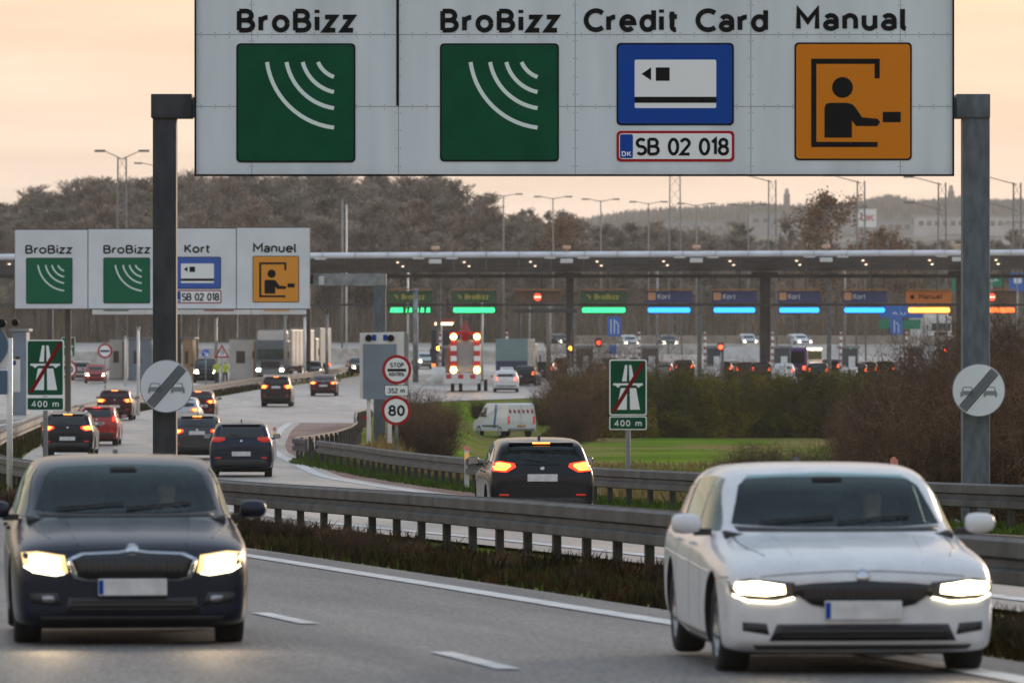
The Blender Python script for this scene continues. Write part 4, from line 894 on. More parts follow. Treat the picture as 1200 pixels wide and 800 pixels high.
# islands, booths, striped posts
isl_m = mat('island concrete', (.55, .53, .51), .8, 0, .15, .8)
names = ['second lane sign from the left', 'closed lane sign without a light', 'green BroBizz sign by the middle pillar', 'first Kort sign', 'second Kort sign', 'third Kort sign', 'fourth Kort sign', 'orange Manuel sign', 'orange red closed sign']
for i, px in enumerate([517, 594, 670, 747, 823, 901, 980, 1056, 1134]):
    x = gx(px, 440); z = road_z(438)
    r = empty('toll_island', (x, 426, z), 'pale toll island left of the lane under the '+names[i], 'toll island', 'toll islands under the canopy')
    mb = MB(); mb.box((0, 12, .12), (1.9, 34, .5), .08); mb.build('kerb', isl_m, r)
    mb = MB(); mb.tube((0, -4.6, .1), (0, -4.6, 1.25), .55, .5, 12); mb.box((0, -2.6, .7), (1.0, 3.2, 1.1), .2); mb.build('crash_block', white_m, r)
    r = empty('striped_post', (x, 434, z+.35), 'striped post left of the lane under the '+names[i], 'striped post', 'striped posts on the toll islands')
    mb = MB(); mb.tube((0, 0, 0), (0, 0, 3.5), .09, .09, 10); mb.build('pole', white_m, r)
    for k in range(7):
        mb = MB(); mb.tube((0, 0, .2+k*.5), (0, 0, .42+k*.5), .10, .10, 10); mb.build('red_band', mat('faded red band', (.30, .09, .07), .5), r)
    b = empty('toll_booth', (x+.95, 440, z+.35), 'glazed toll booth left of the lane under the '+names[i], 'toll booth', 'toll booths under the canopy')
    mb = MB(); mb.box((0, 0, .5), (1.3, 3.2, 1.0), .03); mb.build('base', grey_m, b)
    mb = MB(); mb.box((0, 0, 1.62), (1.22, 3.1, 1.24), .02); mb.build('window', mat('booth glass', (.055, .07, .085), .15), b)
    mb = MB()
    for sx_ in (-1, 1):
        for sy_ in (-1, 0, 1): mb.box((sx_*.63, sy_*1.57, 1.62), (.07, .07, 1.24))
    mb.build('frame', galv, b)
    mb = MB(); mb.box((0, 0, 2.36), (1.6, 3.5, .22), .04); mb.build('roof', grey_m, b)
    mb = MB(); mb.box((.1, -2.6, .9), (.5, .4, 1.5), .03); mb.build('payment_column', white_m, b)
# lane lights
def signal(px, py, Y, col, label, rr_=.16, es=9):
    x = gx(px, Y); z = gz(py, Y); g = road_z(Y) if Y < 700 else ground_z(x, Y); r = empty('lane_signal', (x, Y, g), label, 'traffic light', 'signal lights by the toll lanes')
    mb = MB(); mb.tube((0, 0, 0), (0, 0, z-g-.3), .06, .06, 8); mb.build('post', galv, r)
    mb = MB(); mb.box((0, 0, z-g), (.5, .25, .7), .05); mb.build('housing', dark_m, r)
    mb = MB(); mb.lathe([(0, -.16), (rr_*.7, -.16), (rr_, -.13)], (0, -.0, z-g), 16, 'y'); mb.build('lens', mat('signal '+'%.2f %.2f' % col[:2], col, .4, emit=col, es=es, sample=False), r)
RED_ = (1, .05, .015); AMB = (1, .42, .04); GRN = (.06, .9, .4)
signal(701.5, 401.5, 436, RED_, 'lit red signal right of the middle pillar above the hedge', .15, 5); signal(668.5, 408, 432, AMB, 'small amber signal low beside the middle pillar', .16, 6); signal(844.5, 406.5, 436, RED_, 'lit red signal between the first and second Kort booths', .17, 5)
signal(1108, 411.5, 430, RED_, 'lit red signal left of the right gantry post above the thicket', .16, 5); signal(997, 411, 440, GRN, 'small green signal beside the booth of the fourth Kort lane', .2, 2.5); signal(514, 408, 446, AMB, 'amber signal left of the striped amber lit truck', .17, 5); signal(475.5, 401.5, 440, RED_, 'lit red signal just right of the grey box sign', .16, 5)
# plaza walls and barriers behind the booths
def barrier(x0, x1, Y, h, label, m=conc, posts=True, zb=None, name='barrier_wall'):
    a, b = gx(x0, Y), gx(x1, Y); z = road_z(Y) if zb is None else zb
    r = empty(name, ((a+b)/2, Y, z), label, 'barrier'); n = max(1, int((b-a)/3.0)); 
    for i in range(n):
        mb = MB(); w_ = (b-a)/n; mb.box((-(b-a)/2+w_*(i+.5), 0, h/2-.15), (w_-.04, .25, h+.3), .03); mb.build('wall_panel', m, r)
barrier(640, 900, 560, 1.0, 'pale concrete barrier behind the Kort booths with cars passing behind it'); barrier(905, 1200, 556, 1.0, 'pale concrete barrier behind the right hand booths')
barrier(640, 1130, 600, 1.3, 'timber coloured upper road barrier crossing behind the booths', mat('beige barrier', (.30, .25, .20), .8, 0, .2, .5))
barrier(846, 903, 500, 1.9, 'white low wall right of the second Kort booth', white_m); barrier(915, 990, 502, 2.0, 'white low wall behind the purple bus', white_m); barrier(1080, 1125, 498, 1.7, 'white low wall right of the last Kort booth', white_m)
barrier(190, 470, 520, 1.4, 'pale low wall behind the toll booths on the left side', conc); barrier(470, 640, 520, 1.2, 'pale low wall behind the amber lit truck', conc); barrier(-40, 160, 500, 1.5, 'pale low wall behind the red oncoming car', conc)
# fence of small white posts on the barrier
mb = MB()
for i in range(84): x = gx(908+i*2.7, 545); mb.box((x, 545, road_z(545)+.6), (.12, .12, .7))
o = mb.build('white_posts', white_m); setp(o, 'row of tiny white posts behind the right hand toll booths', 'bollards', None, 'stuff')
# booths / cabins on the oncoming side
def cabin(px0, px1, pyt, pyb, Y, label, m, side=None, depth=6):
    a, b = gx(px0, Y), gx(px1, Y); z0 = gz(pyb, Y); z1 = gz(pyt, Y); z0 = min(z0, road_z(Y)); h = z1-z0
    r = empty('cabin', ((a+b)/2, Y, z0), label, 'cabin'); w_ = b-a
    mb = MB(); mb.box((0, depth/2, h/2), (w_, depth, h), .04); mb.build('walls', m, r)
    mb = MB(); mb.box((0, depth/2, h+.06), (w_+.3, depth+.3, .14), .02); mb.build('roof', grey_m, r)
    mb = MB(); mb.box((-w_*.12, -.02, h*.55), (w_*.3, .05, h*.3)); mb.build('window', glassd, r)
    if side: mb = MB(); mb.box((w_*.5-.2, -.03, h*.48), (.4, .05, h*.93)); mb.build('corner_panel', side, r)
tan_m = mat('tan panel', (.36, .24, .13), .7, 0, .15, .5)
cabin(269, 303, 397, 441, 452, 'pale toll cabin with window and tan corner right of the warning triangle', white_m, tan_m); cabin(214, 226, 397, 440, 450, 'tan cabin edge just right of the dark gantry post', tan_m); cabin(128, 149, 397, 438, 455, 'white cabin with tan corner left of the blue box', white_m, tan_m); cabin(150, 178, 397, 437, 450, 'blue grey cabin left of the dark gantry post', blueg)
cabin(14, 31, 388, 470, 300, 'tall blue grey cabinet behind the white notice at the left edge', blueg, None, 2); cabin(600, 612, 412, 440, 470, 'small white cabin right of the amber lit truck', white_m)
# distant low building with tiled roof, OK sign, chimneys, sheds
def far_building(px0, px1, pyt, pyb, Y, label, m, roof=None, wins=0):
    a, b = gx(px0, Y), gx(px1, Y); z0 = gz(pyb, Y)-6; z1 = gz(pyt, Y); r = empty('building', ((a+b)/2, Y, z0), label, 'building'); h = z1-z0; w_ = b-a
    mb = MB(); mb.box((0, 15, h/2), (w_, 30, h)); mb.build('wall', m, r)
    mb = MB(); mb.box((0, 15, h+.4), (w_+2, 32, .8)); mb.build('roof', roof or grey_m, r)
    for i in range(wins):
        mb = MB(); mb.box((-w_/2+w_*(i+.5)/wins, -.1, h-4.6), (w_/wins*.6, .3, 2.8)); mb.build('window', glassd, r)
pale = mat('pale industrial cladding', (.42, .43, .44), .7, 0, .1, .05); dirty = mat('grey industrial cladding', (.24, .25, .27), .7, 0, .1, .05)
far_building(1075, 1205, 253, 268, 3500, 'pale low industrial hall on the far hillside right of the OK sign', pale, None, 14); far_building(880, 1000, 250, 268, 3600, 'grey low industrial hall on the far hillside left of the OK sign', dirty, None, 10)
far_building(1030, 1068, 257, 270, 3400, 'small grey industrial hall on the far hillside between the OK sign and the pale hall', dirty, None, 4); far_building(1180, 1260, 262, 275, 3300, 'pale hall at the right edge of the far hillside', pale, None, 6)
far_building(770, 850, 259, 270, 3550, 'grey hall faint above the trees left of the lattice mast', dirty, None, 6)
r = empty('company_sign', (gx(1016, 3350), 3350, gz(275, 3350)), 'white sign with red OK on the far hillside', 'sign'); t = T(r, 1016, 275, F/3350)
t.slab('board', [(1005, 245), (1027, 245), (1027, 266), (1005, 266)], -.5, .5, swhite); t.txt('OK', 1008, 1024.5, 251, 259.5, -.9, mat('company red', (.5, .02, .03), .5), .22, .2); t.slab('mast', [(1014, 266), (1018, 266), (1018, 279), (1014, 279)], -.4, .4, grey_m)
for px, a, l in ((922, 221, 'left of two distant square chimneys above the hill'), (1114.5, 217, 'right of two distant square chimneys above the hill')):
    Y = 4300; s_ = F/Y; r = empty('chimney', (gx(px, Y), Y, gz(262, Y)), l, 'chimney', 'distant chimneys'); h = (262-a)/s_
    mb = MB(); mb.box((0, 0, h*.42), (4.6, 4.6, h*.84), .1); mb.build('shaft', mat('chimney brick', (.15, .12, .11), .8), r); mb = MB(); mb.prism([(-1.9, h*.84), (1.9, h*.84), (1.1, h), (-1.1, h)], -1, 1); mb.build('head', mat('chimney head', (.30, .28, .27), .8), r)
# ------------------------------------------------------------------ lamp masts
mast_m = mat('mast steel', (.24, .225, .21), .7, .2); mast_l = mat('pale mast steel', (.26, .25, .24), .6, .2)
def lattice(px, pyt, Y, label, arm=1, w_=.9, second=None, m=mast_m):
    x = gx(px, Y); z0 = ground_z(x, Y); h = gz(pyt, Y)-z0; r = empty('lamp_mast', (x, Y, z0), label, 'lamp mast', 'lattice lamp masts')
    mb = MB(); c = [(-w_/2, -w_/2), (w_/2, -w_/2), (w_/2, w_/2), (-w_/2, w_/2)]; n = int(h/1.2)
    for a in c: mb.tube((a[0], a[1], 0), (a[0]*.75, a[1]*.75, h), .06, .05, 5)
    for i in range(n):
        z1, z2 = h*i/n, h*(i+1)/n; k1 = 1-.25*i/n; k2 = 1-.25*(i+1)/n
        for j in range(4):
            a, b = c[j], c[(j+1) % 4]
            if i % 2: a, b = b, a
            mb.tube((a[0]*k1, a[1]*k1, z1), (b[0]*k2, b[1]*k2, z2), .025, .025, 4, False)
    mb.build('lattice', m, r)
    def armz(z, s_, L=2.6):
        mb = MB(); mb.tube((0, 0, z-.2), (s_*L, 0, z+.5), .05, .04, 6); mb.build('arm', m, r)
        mb = MB(); mb.box((s_*(L+.5), 0, z+.55), (1.0, .35, .22), .06); mb.build('lamp_head', m, r)
    if arm == 2: armz(h, -1, 1.5); armz(h, 1, 1.5)
    elif arm == 1: armz(h, -1)
    if second: armz(gz(second, Y)-z0, -1)
lattice(143, 184, 520, 'lattice mast with two lamp arms rising over the wood on the left', 2, 1.0)
lattice(905, 211, 540, 'lattice lamp mast left of the left distant chimney', 1); lattice(1009, 212, 530, 'lattice lamp mast in front of the OK sign', 1); lattice(1104, 214, 530, 'lattice lamp mast left of the right gantry post', 1, second=244); lattice(1192, 214, 530, 'lattice lamp mast at the right edge of the picture', 1, second=244)
lattice(791, 190, 560, 'tall pale lattice mast without arms behind the big sign', 0, 1.3, m=mast_l)
def twin(px, pyt, Y, label, L=1.3):
    x = gx(px, Y); z0 = ground_z(x, Y); h = gz(pyt, Y)-z0; r = empty('street_lamp', (x, Y, z0), label, 'street lamp', 'twin arm street lamps')
    mb = MB(); mb.tube((0, 0, 0), (0, 0, h), .12, .06, 8); mb.build('pole', mast_m, r)
    for s_ in (-1, 1):
        mb = MB(); mb.tube((0, 0, h-.1), (s_*L, 0, h+.15), .045, .035, 6); mb.build('arm', mast_m, r); mb = MB(); mb.box((s_*(L+.4), 0, h+.14), (.8, .3, .16), .05); mb.build('lamp_head', mast_m, r)
ordn = ['leftmost', 'second', 'third', 'fourth', 'fifth', 'sixth']
for i, (px, y) in enumerate(((590, 229), (648, 232), (704, 235), (760, 238), (816, 240), (877, 241))): twin(px, y, 620, '%s of the row of twin arm street lamps along the skyline%s' % (ordn[i], ' from the left' if i else ''))
twin(182, 193, 560, 'twin arm street lamp half hidden by the dark gantry post', 1.3)
# slim poles on the plaza
for i, (px, t0, Y, wd, lb) in enumerate([(147, 395, 420, .10, 'slim pole before the white cabin left of the blue box'), (162, 385, 300, .085, 'white slim pole standing in front of the blue grey cabin'), (231, 375, 455, .12, 'slim pole just left of the small blue round arrow sign'), (253, 372, 455, .14, 'slim pole directly left of the warning triangle'),
        (277, 370, 455, .12, 'slim pole before the pale cabin beside the warning triangle'), (334, 372, 440, .12, 'slim pole in front of the white lorry with lit headlights'), (357, 372, 440, .12, 'slim pole in front of the trailer of the white lorry'), (383, 370, 445, .14, 'slim pole under the right end of the four panel sign'), (401, 235, 560, .10, 'left of two tall thin poles rising into the wood right of the four panel sign'), (406, 240, 560, .10, 'right of two tall thin poles rising into the wood right of the four panel sign'),
        (487, 340, 440, .22, 'thicker pale pole right of the red ringed speed signs'), (540, 345, 445, .10, 'slim pole behind the left amber light of the striped truck'), (565, 345, 445, .10, 'slim pole right of the striped truck'), (620, 345, 445, .10, 'slim pole beneath the closed lane sign, left of centre'), (643, 345, 445, .2, 'thicker pale pole beneath the closed lane sign'), (478, 300, 560, .1, 'tall thin pole behind the leftmost green lane sign'),
        (770, 300, 520, .1, 'tall thin pole behind the first Kort lane sign'), (990, 300, 520, .1, 'tall thin pole behind the fourth Kort lane sign'), (1076, 355, 520, .1, 'left of two short pale poles by the blue and green direction signs'), (1083, 355, 520, .1, 'right of two short pale poles by the blue and green direction signs')]):
    x = gx(px, Y); z0 = road_z(Y); r = empty('pole', (x, Y, z0), lb, 'pole', 'slim poles on the toll plaza')
    h = gz(t0, Y)-z0; mb = MB(); mb.tube((0, 0, 0), (0, 0, h), wd, wd*.8, 8); mb.build('shaft', (white_m, galv, mast_l)[i % 3] if i != 1 else white_m, r)
    mb = MB(); mb.lathe([(0, h+.12), (wd*1.2, h+.08), (wd*1.2, h-.02)], (0, 0, 0), 8, 'z'); mb.build('cap', galv, r)
r = empty('height_gauge', (gx(640, 425), 425, road_z(425)), 'dark metal portal frame under the closed lane sign', 'portal frame')
mb = MB(); a = gx(603, 425)-r.location.x; b = gx(676, 425)-r.location.x; h = gz(364, 425)-r.location.z; mb.box(((a+b)/2, 0, h), (b-a, .25, .28), .03); mb.build('crossbar', dark_m, r)
for x in (a+.4, b-.3): mb = MB(); mb.tube((x, 0, 0), (x, 0, h-.12), .09, .09, 8); mb.build('post', dark_m, r)
# ------------------------------------------------------------------ cars
def paint(name, c, metal=.3, rough=.32): return mat('paint '+name, c, rough, metal, .06, 6, coat=.45 if max(c) > .1 else .22, spec=.4 if max(c) > .1 else .2)
head_on = mat('headlight glow', (1, .9, .7), .3, emit=(1, .78, .42), es=9)
head_warm = mat('warm lamp glow', (.9, .7, .4), .3, emit=(1, .60, .20), es=.85)
drl_on = mat('daylight strip glow', (1, .9, .8), .3, emit=(1, .85, .55), es=4)
far_head = mat('far headlight glow', (1, .9, .7), .3, emit=(1, .86, .62), es=10, sample=False)
tail_on = mat('tail light glow', (.5, .01, .005), .3, emit=(1, .035, .012), es=1.6)
brake_on = mat('brake light glow', (.9, .2, .02), .3, emit=(1, .23, .03), es=4.5)
tail_far = mat('far tail light glow', (.6, .02, .01), .3, emit=(1, .10, .02), es=3.5, sample=False)
tail_faint = mat('faintly glowing red lens', (.22, .01, .008), .25, emit=(1, .04, .01), es=.18)  # red lenses and bumper reflectors given a faint glow of their own
lamp_hs = mat('lamp housing chrome', (.30, .31, .33), .2, .8)
lamp_dk = mat('smoked lamp housing', (.03, .03, .035), .12)
grille_m = mat('grille black plastic', (.012, .012, .013), .35); trim_m = mat('black plastic trim', (.02, .02, .021), .55, 0, .2, 20); chrome = mat('chrome strip', (.55, .57, .60), .15, 1)
rim_m = mat('alloy rim', (.35, .36, .37), .3, .8); wind_m = mat('tinted windscreen', (.016, .042, .042), .07, 0, .4, 1.6, spec=.4); win_m = mat('tinted side glass', (.014, .02, .022), .06)
plate_m = mat('number plate', (.60, .61, .62), .4, 0, .12, 9); under_m = mat('underbody black', (.006, .006, .006), .9); seat_m = mat('dim cabin shape', (.012, .018, .02), .6)
cabin_m = mat('cabin lining', (.05, .05, .052), .9, spec=.1)
def clear_glass(name, tint, ior=1.45):
    m = bpy.data.materials.new(name); m.use_nodes = True; nt = m.node_tree; nt.nodes.clear(); o = N(nt, 'ShaderNodeOutputMaterial'); a = N(nt, 'ShaderNodeBsdfTransparent'); a.inputs[0].default_value = (*tint, 1)
    g = N(nt, 'ShaderNodeBsdfGlossy'); g.inputs['Roughness'].default_value = .04; g.inputs[0].default_value = (.8, .95, .95, 1); f = N(nt, 'ShaderNodeFresnel'); f.inputs[0].default_value = ior; mx = N(nt, 'ShaderNodeMixShader')
    nt.links.new(f.outputs[0], mx.inputs[0]); nt.links.new(a.outputs[0], mx.inputs[1]); nt.links.new(g.outputs[0], mx.inputs[2]); nt.links.new(mx.outputs[0], o.inputs[0]); MATS[name] = m; return m
ws_glass = clear_glass('clear windscreen glass', (.70, .84, .82), 1.3); sd_glass = clear_glass('clear side glass', (.30, .36, .36))
seat_fab = mat('seat fabric', (.09, .09, .095), .9, spec=.1)
def car_stations(kind, L, H, W):
    k = H/1.46
    S = [(.000, .82, .28, .62, .68), (.010, .905, .21, .715, .77), (.035, .955, .17, .775, .832), (.085, .98, .16, .815, .885), (.17, .995, .155, .845, .93), (.25, 1.0, .155, .865, .972), (.285, 1.0, .155, .88, 1.005), (.33, 1.0, .155, .90, 1.12), (.40, 1.0, .155, .915, 1.295), (.45, 1.0, .155, .92, 1.385), (.50, 1.0, .155, .925, 1.43), (.58, 1.0, .155, .93, 1.455)]
    if kind == 'suv': S += [(.70, 1.0, .20, .94, 1.46), (.82, .995, .21, .95, 1.445), (.90, .985, .22, .955, 1.41), (.935, .98, .23, .96, 1.33), (.965, .97, .24, .955, 1.14), (.980, .955, .25, .93, 1.02), (.993, .91, .28, .85, .93), (1.0, .82, .34, .74, .80)]
    elif kind == 'sedan': S += [(.66, 1.0, .19, .93, 1.445), (.74, 1.0, .19, .935, 1.38), (.80, .99, .20, .94, 1.24), (.85, .985, .21, .945, 1.09), (.89, .98, .22, .945, 1.04), (.965, .955, .24, .93, 1.02), (.985, .91, .27, .86, .95), (1.0, .82, .34, .74, .80)]
    else: S += [(.68, 1.0, .19, .94, 1.45), (.78, .995, .20, .95, 1.425), (.86, .985, .21, .955, 1.375), (.905, .98, .22, .96, 1.27), (.945, .97, .24, .955, 1.10), (.972, .955, .25, .93, 1.01), (.990, .91, .28, .85, .92), (1.0, .82, .34, .74, .80)]
    return [(-L/2+t*L, w*W/2, zb*k, zbt*k, zt*k) for t, w, zb, zbt, zt in S]
def body_mesh(kind, L, H, W, pm, lod=2, wells=True, wr=.33, cuts=None):
    V = []; Fc = []; st = car_stations(kind, L, H, W); n = 12
    for y, w, zb, zbt, zt in st:
        D = zt-zbt; m = max(0, min(1, (D-.14)/.22)); zm = zb+(zbt-zb)*.48
        half = [(0, zb), (w*.92, zb), (w*.985, zb+.05), (w*1.0, zm), (w*.995, zbt-.13*(zbt-zb)/.7), (w*.965, zbt-.02)]
        ks = (.03, .5, .88, .965, 1, 1); wc = (.925, .86, .775, .66, .36, 0); wh = (.90, .80, .66, .50, .28, 0); kh = (.25, .60, .82, .92, .98, 1)
        for a, b, c, d in zip(ks, wc, wh, kh): half.append((w*(b*m+c*(1-m)), zbt+D*(a*m+d*(1-m))))
        for x, z in half: V.append((x, y, z))
        for x, z in half[1:-1][::-1]: V.append((-x, y, z))
    R = 22
    for j in range(len(st)-1):
        for i in range(R):
            a = j*R+i; b = j*R+(i+1) % R; Fc.append((a, b, b+R, a+R))
    for j, flip in ((0, 0), (len(st)-1, 1)):
        for i in range(11):
            a, b = i, i+1; c = (R-b) % R; d = (R-a) % R
            q = [j*R+a, j*R+b, j*R+c, j*R+d]; q2 = []
            for v in q:
                if v not in q2: q2.append(v)
            if len(q2) >= 3: Fc.append(tuple(q2 if flip else q2[::-1]))
    me = bpy.data.meshes.new('b'); me.from_pydata(V, [], Fc); me.materials.append(pm); me.materials.append(under_m)
    bm = bmesh.new(); bm.from_mesh(me); bmesh.ops.recalc_face_normals(bm, faces=bm.faces); bm.to_mesh(me); bm.free()
    me.polygons.foreach_set('use_smooth', [True]*len(me.polygons)); me.update()
    o = bpy.data.objects.new('b', me); C.objects.link(o); ss = o.modifiers.new('s', 'SUBSURF'); ss.levels = lod; ss.render_levels = lod
    cut = None
    if wells:
        mb = MB()
        for fy in (.185, .80):
            for sx in (-1, 1):
                pr = [(0, sx*(W/2-.32)), (wr+.05, sx*(W/2-.32)), (wr+.05, sx*(W/2+.3)), (0, sx*(W/2+.3))]; mb.lathe(pr, (0, -L/2+fy*L, wr-.0), 24, 'x')
        cm = mb.mesh('c', under_m); bm = bmesh.new(); bm.from_mesh(cm); bmesh.ops.remove_doubles(bm, verts=bm.verts, dist=1e-5); bmesh.ops.recalc_face_normals(bm, faces=bm.faces); bm.to_mesh(cm); bm.free()
        cut = bpy.data.objects.new('c', cm); C.objects.link(cut); bo = o.modifiers.new('x', 'BOOLEAN'); bo.object = cut; bo.solver = 'EXACT'; bo.operation = 'DIFFERENCE'; bo.material_mode = 'TRANSFER'
    extra = []
    if cuts:
        dg = bpy.context.evaluated_depsgraph_get(); dg.update(); full = bpy.data.meshes.new_from_object(o.evaluated_get(dg)); bmf = bmesh.new(); bmf.from_mesh(full); body_mesh.bvh = BVHTree.FromBMesh(bmf); bmf.free()
        for mb in cuts(st):
            cmx = mb.mesh('c', cabin_m); bm = bmesh.new(); bm.from_mesh(cmx); bmesh.ops.recalc_face_normals(bm, faces=bm.faces); bm.to_mesh(cmx); bm.free()
            co = bpy.data.objects.new('c', cmx); C.objects.link(co); b2 = o.modifiers.new('y', 'BOOLEAN'); b2.object = co; b2.solver = 'EXACT'; b2.operation = 'DIFFERENCE'; b2.material_mode = 'TRANSFER'; extra.append(co)
    dg = bpy.context.evaluated_depsgraph_get(); dg.update(); ev = o.evaluated_get(dg); res = bpy.data.meshes.new_from_object(ev)
    bpy.data.objects.remove(o); bpy.data.meshes.remove(me)
    for co in extra: bpy.data.objects.remove(co)
    if cut: bpy.data.objects.remove(cut)
    res.name = 'body'; return res
def patch(bvh, pts, axis, sgn, off, m, name, parent, cell=.07, dep=.02, label=None):
    """a shaped piece laid onto the body: outline pts seen along an axis, shrunk onto the surface"""
    bm = bmesh.new()
    vs = [bm.verts.new((p[0], p[1], 0)) for p in pts]; bm.faces.new(vs)
    for d in (0, 1):
        lo = min(p[d] for p in pts); hi = max(p[d] for p in pts); n = int((hi-lo)/cell)
        for i in range(1, n+1):
            c = lo+(hi-lo)*i/(n+1); co = [0, 0, 0]; no = [0, 0, 0]; co[d] = c; no[d] = 1
            bmesh.ops.bisect_plane(bm, geom=bm.verts[:]+bm.edges[:]+bm.faces[:], plane_co=co, plane_no=no, dist=1e-5)
    bm.verts.ensure_lookup_table(); P = []; Nn = []; last = None
    for v in bm.verts:
        a, b = v.co.x, v.co.y
        if axis == 'y': o = Vector((a, -4*sgn*-1, b)); o = Vector((a, 4*sgn, b)); d = Vector((0, -sgn, 0))
        elif axis == 'x': o = Vector((4*sgn, a, b)); d = Vector((-sgn, 0, 0))
        else: o = Vector((a, b, 4)); d = Vector((0, 0, -1))
        h, nn, _, _ = bvh.ray_cast(o, d)
        if h is None:
            tgt = o+d*2.5; h, nn, _, _ = bvh.find_nearest(tgt if last is None else Vector((o.x if axis != 'x' else last.x, last.y if axis == 'y' else o.y, o.z if axis != 'z' else last.z)))
        if nn.dot(d) > 0: nn = -nn
        last = h; P.append(h); Nn.append(nn)
    fs = [[v.index for v in f.verts] for f in bm.faces]; bm.verts.index_update(); fs = [[v.index for v in f.verts] for f in bm.faces]
    be = [(e.verts[0].index, e.verts[1].index) for e in bm.edges if e.is_boundary and dep > 0]; n = len(P)
    V = [(P[i]+Nn[i]*off)[:] for i in range(n)]+([(P[i]-Nn[i]*dep)[:] for i in range(n)] if dep > 0 else [])
    f2 = fs+[(a, b, b+n, a+n) for a, b in be]; bm.free()
    me = bpy.data.meshes.new(name); me.from_pydata(V, [], f2); me.materials.append(m)
    b2 = bmesh.new(); b2.from_mesh(me); bmesh.ops.recalc_face_normals(b2, faces=b2.faces)
    b2.faces.ensure_lookup_table()
    for i, f_ in enumerate(b2.faces): f_.smooth = i < len(fs)
    # orient outward
    f0 = b2.faces[0]; c = f0.calc_center_median(); mid = Vector((0, 0, .7))
    b2.to_mesh(me); b2.free(); me.update(); return link(name, me, parent, label=label)
_wheel = {}
def wheel(parent, x, y, r, w, sx, blurless=True):
    key = (r, w)
    if key not in _wheel:
        t = MB(); t.lathe([(r*.66, -w/2), (r*.93, -w/2), (r*.99, -w*.36), (r, -w*.2), (r, w*.2), (r*.99, w*.36), (r*.93, w/2), (r*.66, w/2)], n=36)
        for k in (-.12, .12): t.lathe([(r*1.004, w*(k-.03)), (r*1.004, w*(k+.03))], n=36)
        h = MB(); h.lathe([(r*.70, w/2), (r*.66, w*.42), (r*.62, w*.2), (r*.2, w*.1), (0, w*.1)], n=36)
        for k in range(5):
            a = 2*pi*k/5
            for da in (-.14, .14):
                h.add([(w*.46, cos(a+da*2.2)*r*.64, sin(a+da*2.2)*r*.64), (w*.46, cos(a+da*1.2)*r*.64, sin(a+da*1.2)*r*.64), (w*.40, cos(a+da*.5)*r*.12, sin(a+da*.5)*r*.12), (w*.40, cos(a+da*2)*r*.12, sin(a+da*2)*r*.12)], [(0, 1, 2, 3)])
        h.lathe([(r*.16, w*.42), (0, w*.44)], n=12)
        _wheel[key] = (t.mesh('tyre', rubber), h.mesh('rim', rim_m))
    tm, hm = _wheel[key]
    t = link('wheel', tm, parent, (x, y, r)); 
    h = link('rim', hm, t, (0, 0, 0)); h.rotation_euler = (0, 0, 0 if sx > 0 else pi)
    return t
def cabin_cuts(L, H, W, kind):
    k = H/1.46; sc = W/1.8
    def f(st):
        out = []; mb = MB(); V = []; n = 0
        for y, w, zb, zbt, zt in st:
            t = (y+L/2)/L
            if t < .32 or t > .93: continue
            D = zt-zbt
            if D < .18: continue
            h = [(w*.925-.07, zbt-.30), (w*.925-.07, zbt), (w*.86-.055, zbt+.5*D), (w*.775-.05, zbt+.88*D-.03), (w*.5, zt-.055)]
            V += [(a, y, b) for a, b in h]+[(-a, y, b) for a, b in h[::-1]]; n += 1
        R = 10; mb.add(V, [(j*R+i, j*R+(i+1) % R, (j+1)*R+(i+1) % R, (j+1)*R+i) for j in range(n-1) for i in range(R)]+[tuple(range(R)), tuple((n-1)*R+i for i in range(R))[::-1]]); out.append(mb)
        P = lambda pts: [(a*sc, b*k) for a, b in pts]
        mb = MB(); mb.prism(P(WSCR), -.36*L, -.06*L); out.append(mb)
        mb = MB(); mb.prism(P(RSCR[kind]), .25*L, .6*L); out.append(mb)
        q = [[(-.165*L, .985*k), (-.01*L, .985*k), (-.01*L, 1.34*k), (-.035*L, 1.335*k), (-.085*L, 1.215*k)], [(.005*L, .985*k), (.20*L, .995*k), (.20*L, 1.32*k), (.10*L, 1.345*k), (.005*L, 1.345*k)]]
        for pl in q: mb = MB(); mb.prismx(pl, -W, W); out.append(mb)
        return out
    return f
def interior(r, L, H, W):
    k = H/1.46; hw = W/2
    mb = MB(); mb.prismx([(-.22*L, .70), (-.225*L, .97*k), (-.19*L, .99*k), (-.135*L, .93*k), (-.125*L, .70)], -hw*.84, hw*.84); mb.build('dashboard', cabin_m, r)
    mb = MB()
    for i in range(20):
        a, b = 2*pi*i/20, 2*pi*(i+1)/20; c = Vector((.36, -.115*L, .90*k)); u = Vector((1, 0, 0)); v = Vector((0, .38, .92)); mb.tube((c+(u*cos(a)+v*sin(a))*.18)[:], (c+(u*cos(b)+v*sin(b))*.18)[:], .014, .014, 6, False)
    mb.box((.36, -.118*L, .90*k), (.30, .03, .05), .01); mb.build('steering_wheel', trim_m, r)
    for sx in (-1, 1):
        mb = MB(); mb.box((sx*.36, .035*L, .86), (.48, .14, .62), .06); s_ = mb.build('seat', seat_fab, r); mb = MB(); mb.box((sx*.36, .045*L, 1.27*k), (.26, .09, .17), .04); mb.tube((sx*.36, .04*L, 1.1), (sx*.36, .045*L, 1.25*k), .02); mb.build('headrest', seat_fab, s_)
    mb = MB(); mb.box((0, .24*L, .84), (1.2, .16, .55), .06); mb.build('rear_bench', seat_fab, r)
    for x in (-.42, 0, .42): mb = MB(); mb.box((x, .245*L, 1.17*k), (.24, .08, .14), .03); mb.build('headrest', seat_fab, r)
    mb = MB(); mb.box((0, -.075*L, 1.335*k), (.22, .03, .06), .015); mb.build('inside_mirror', trim_m, r)
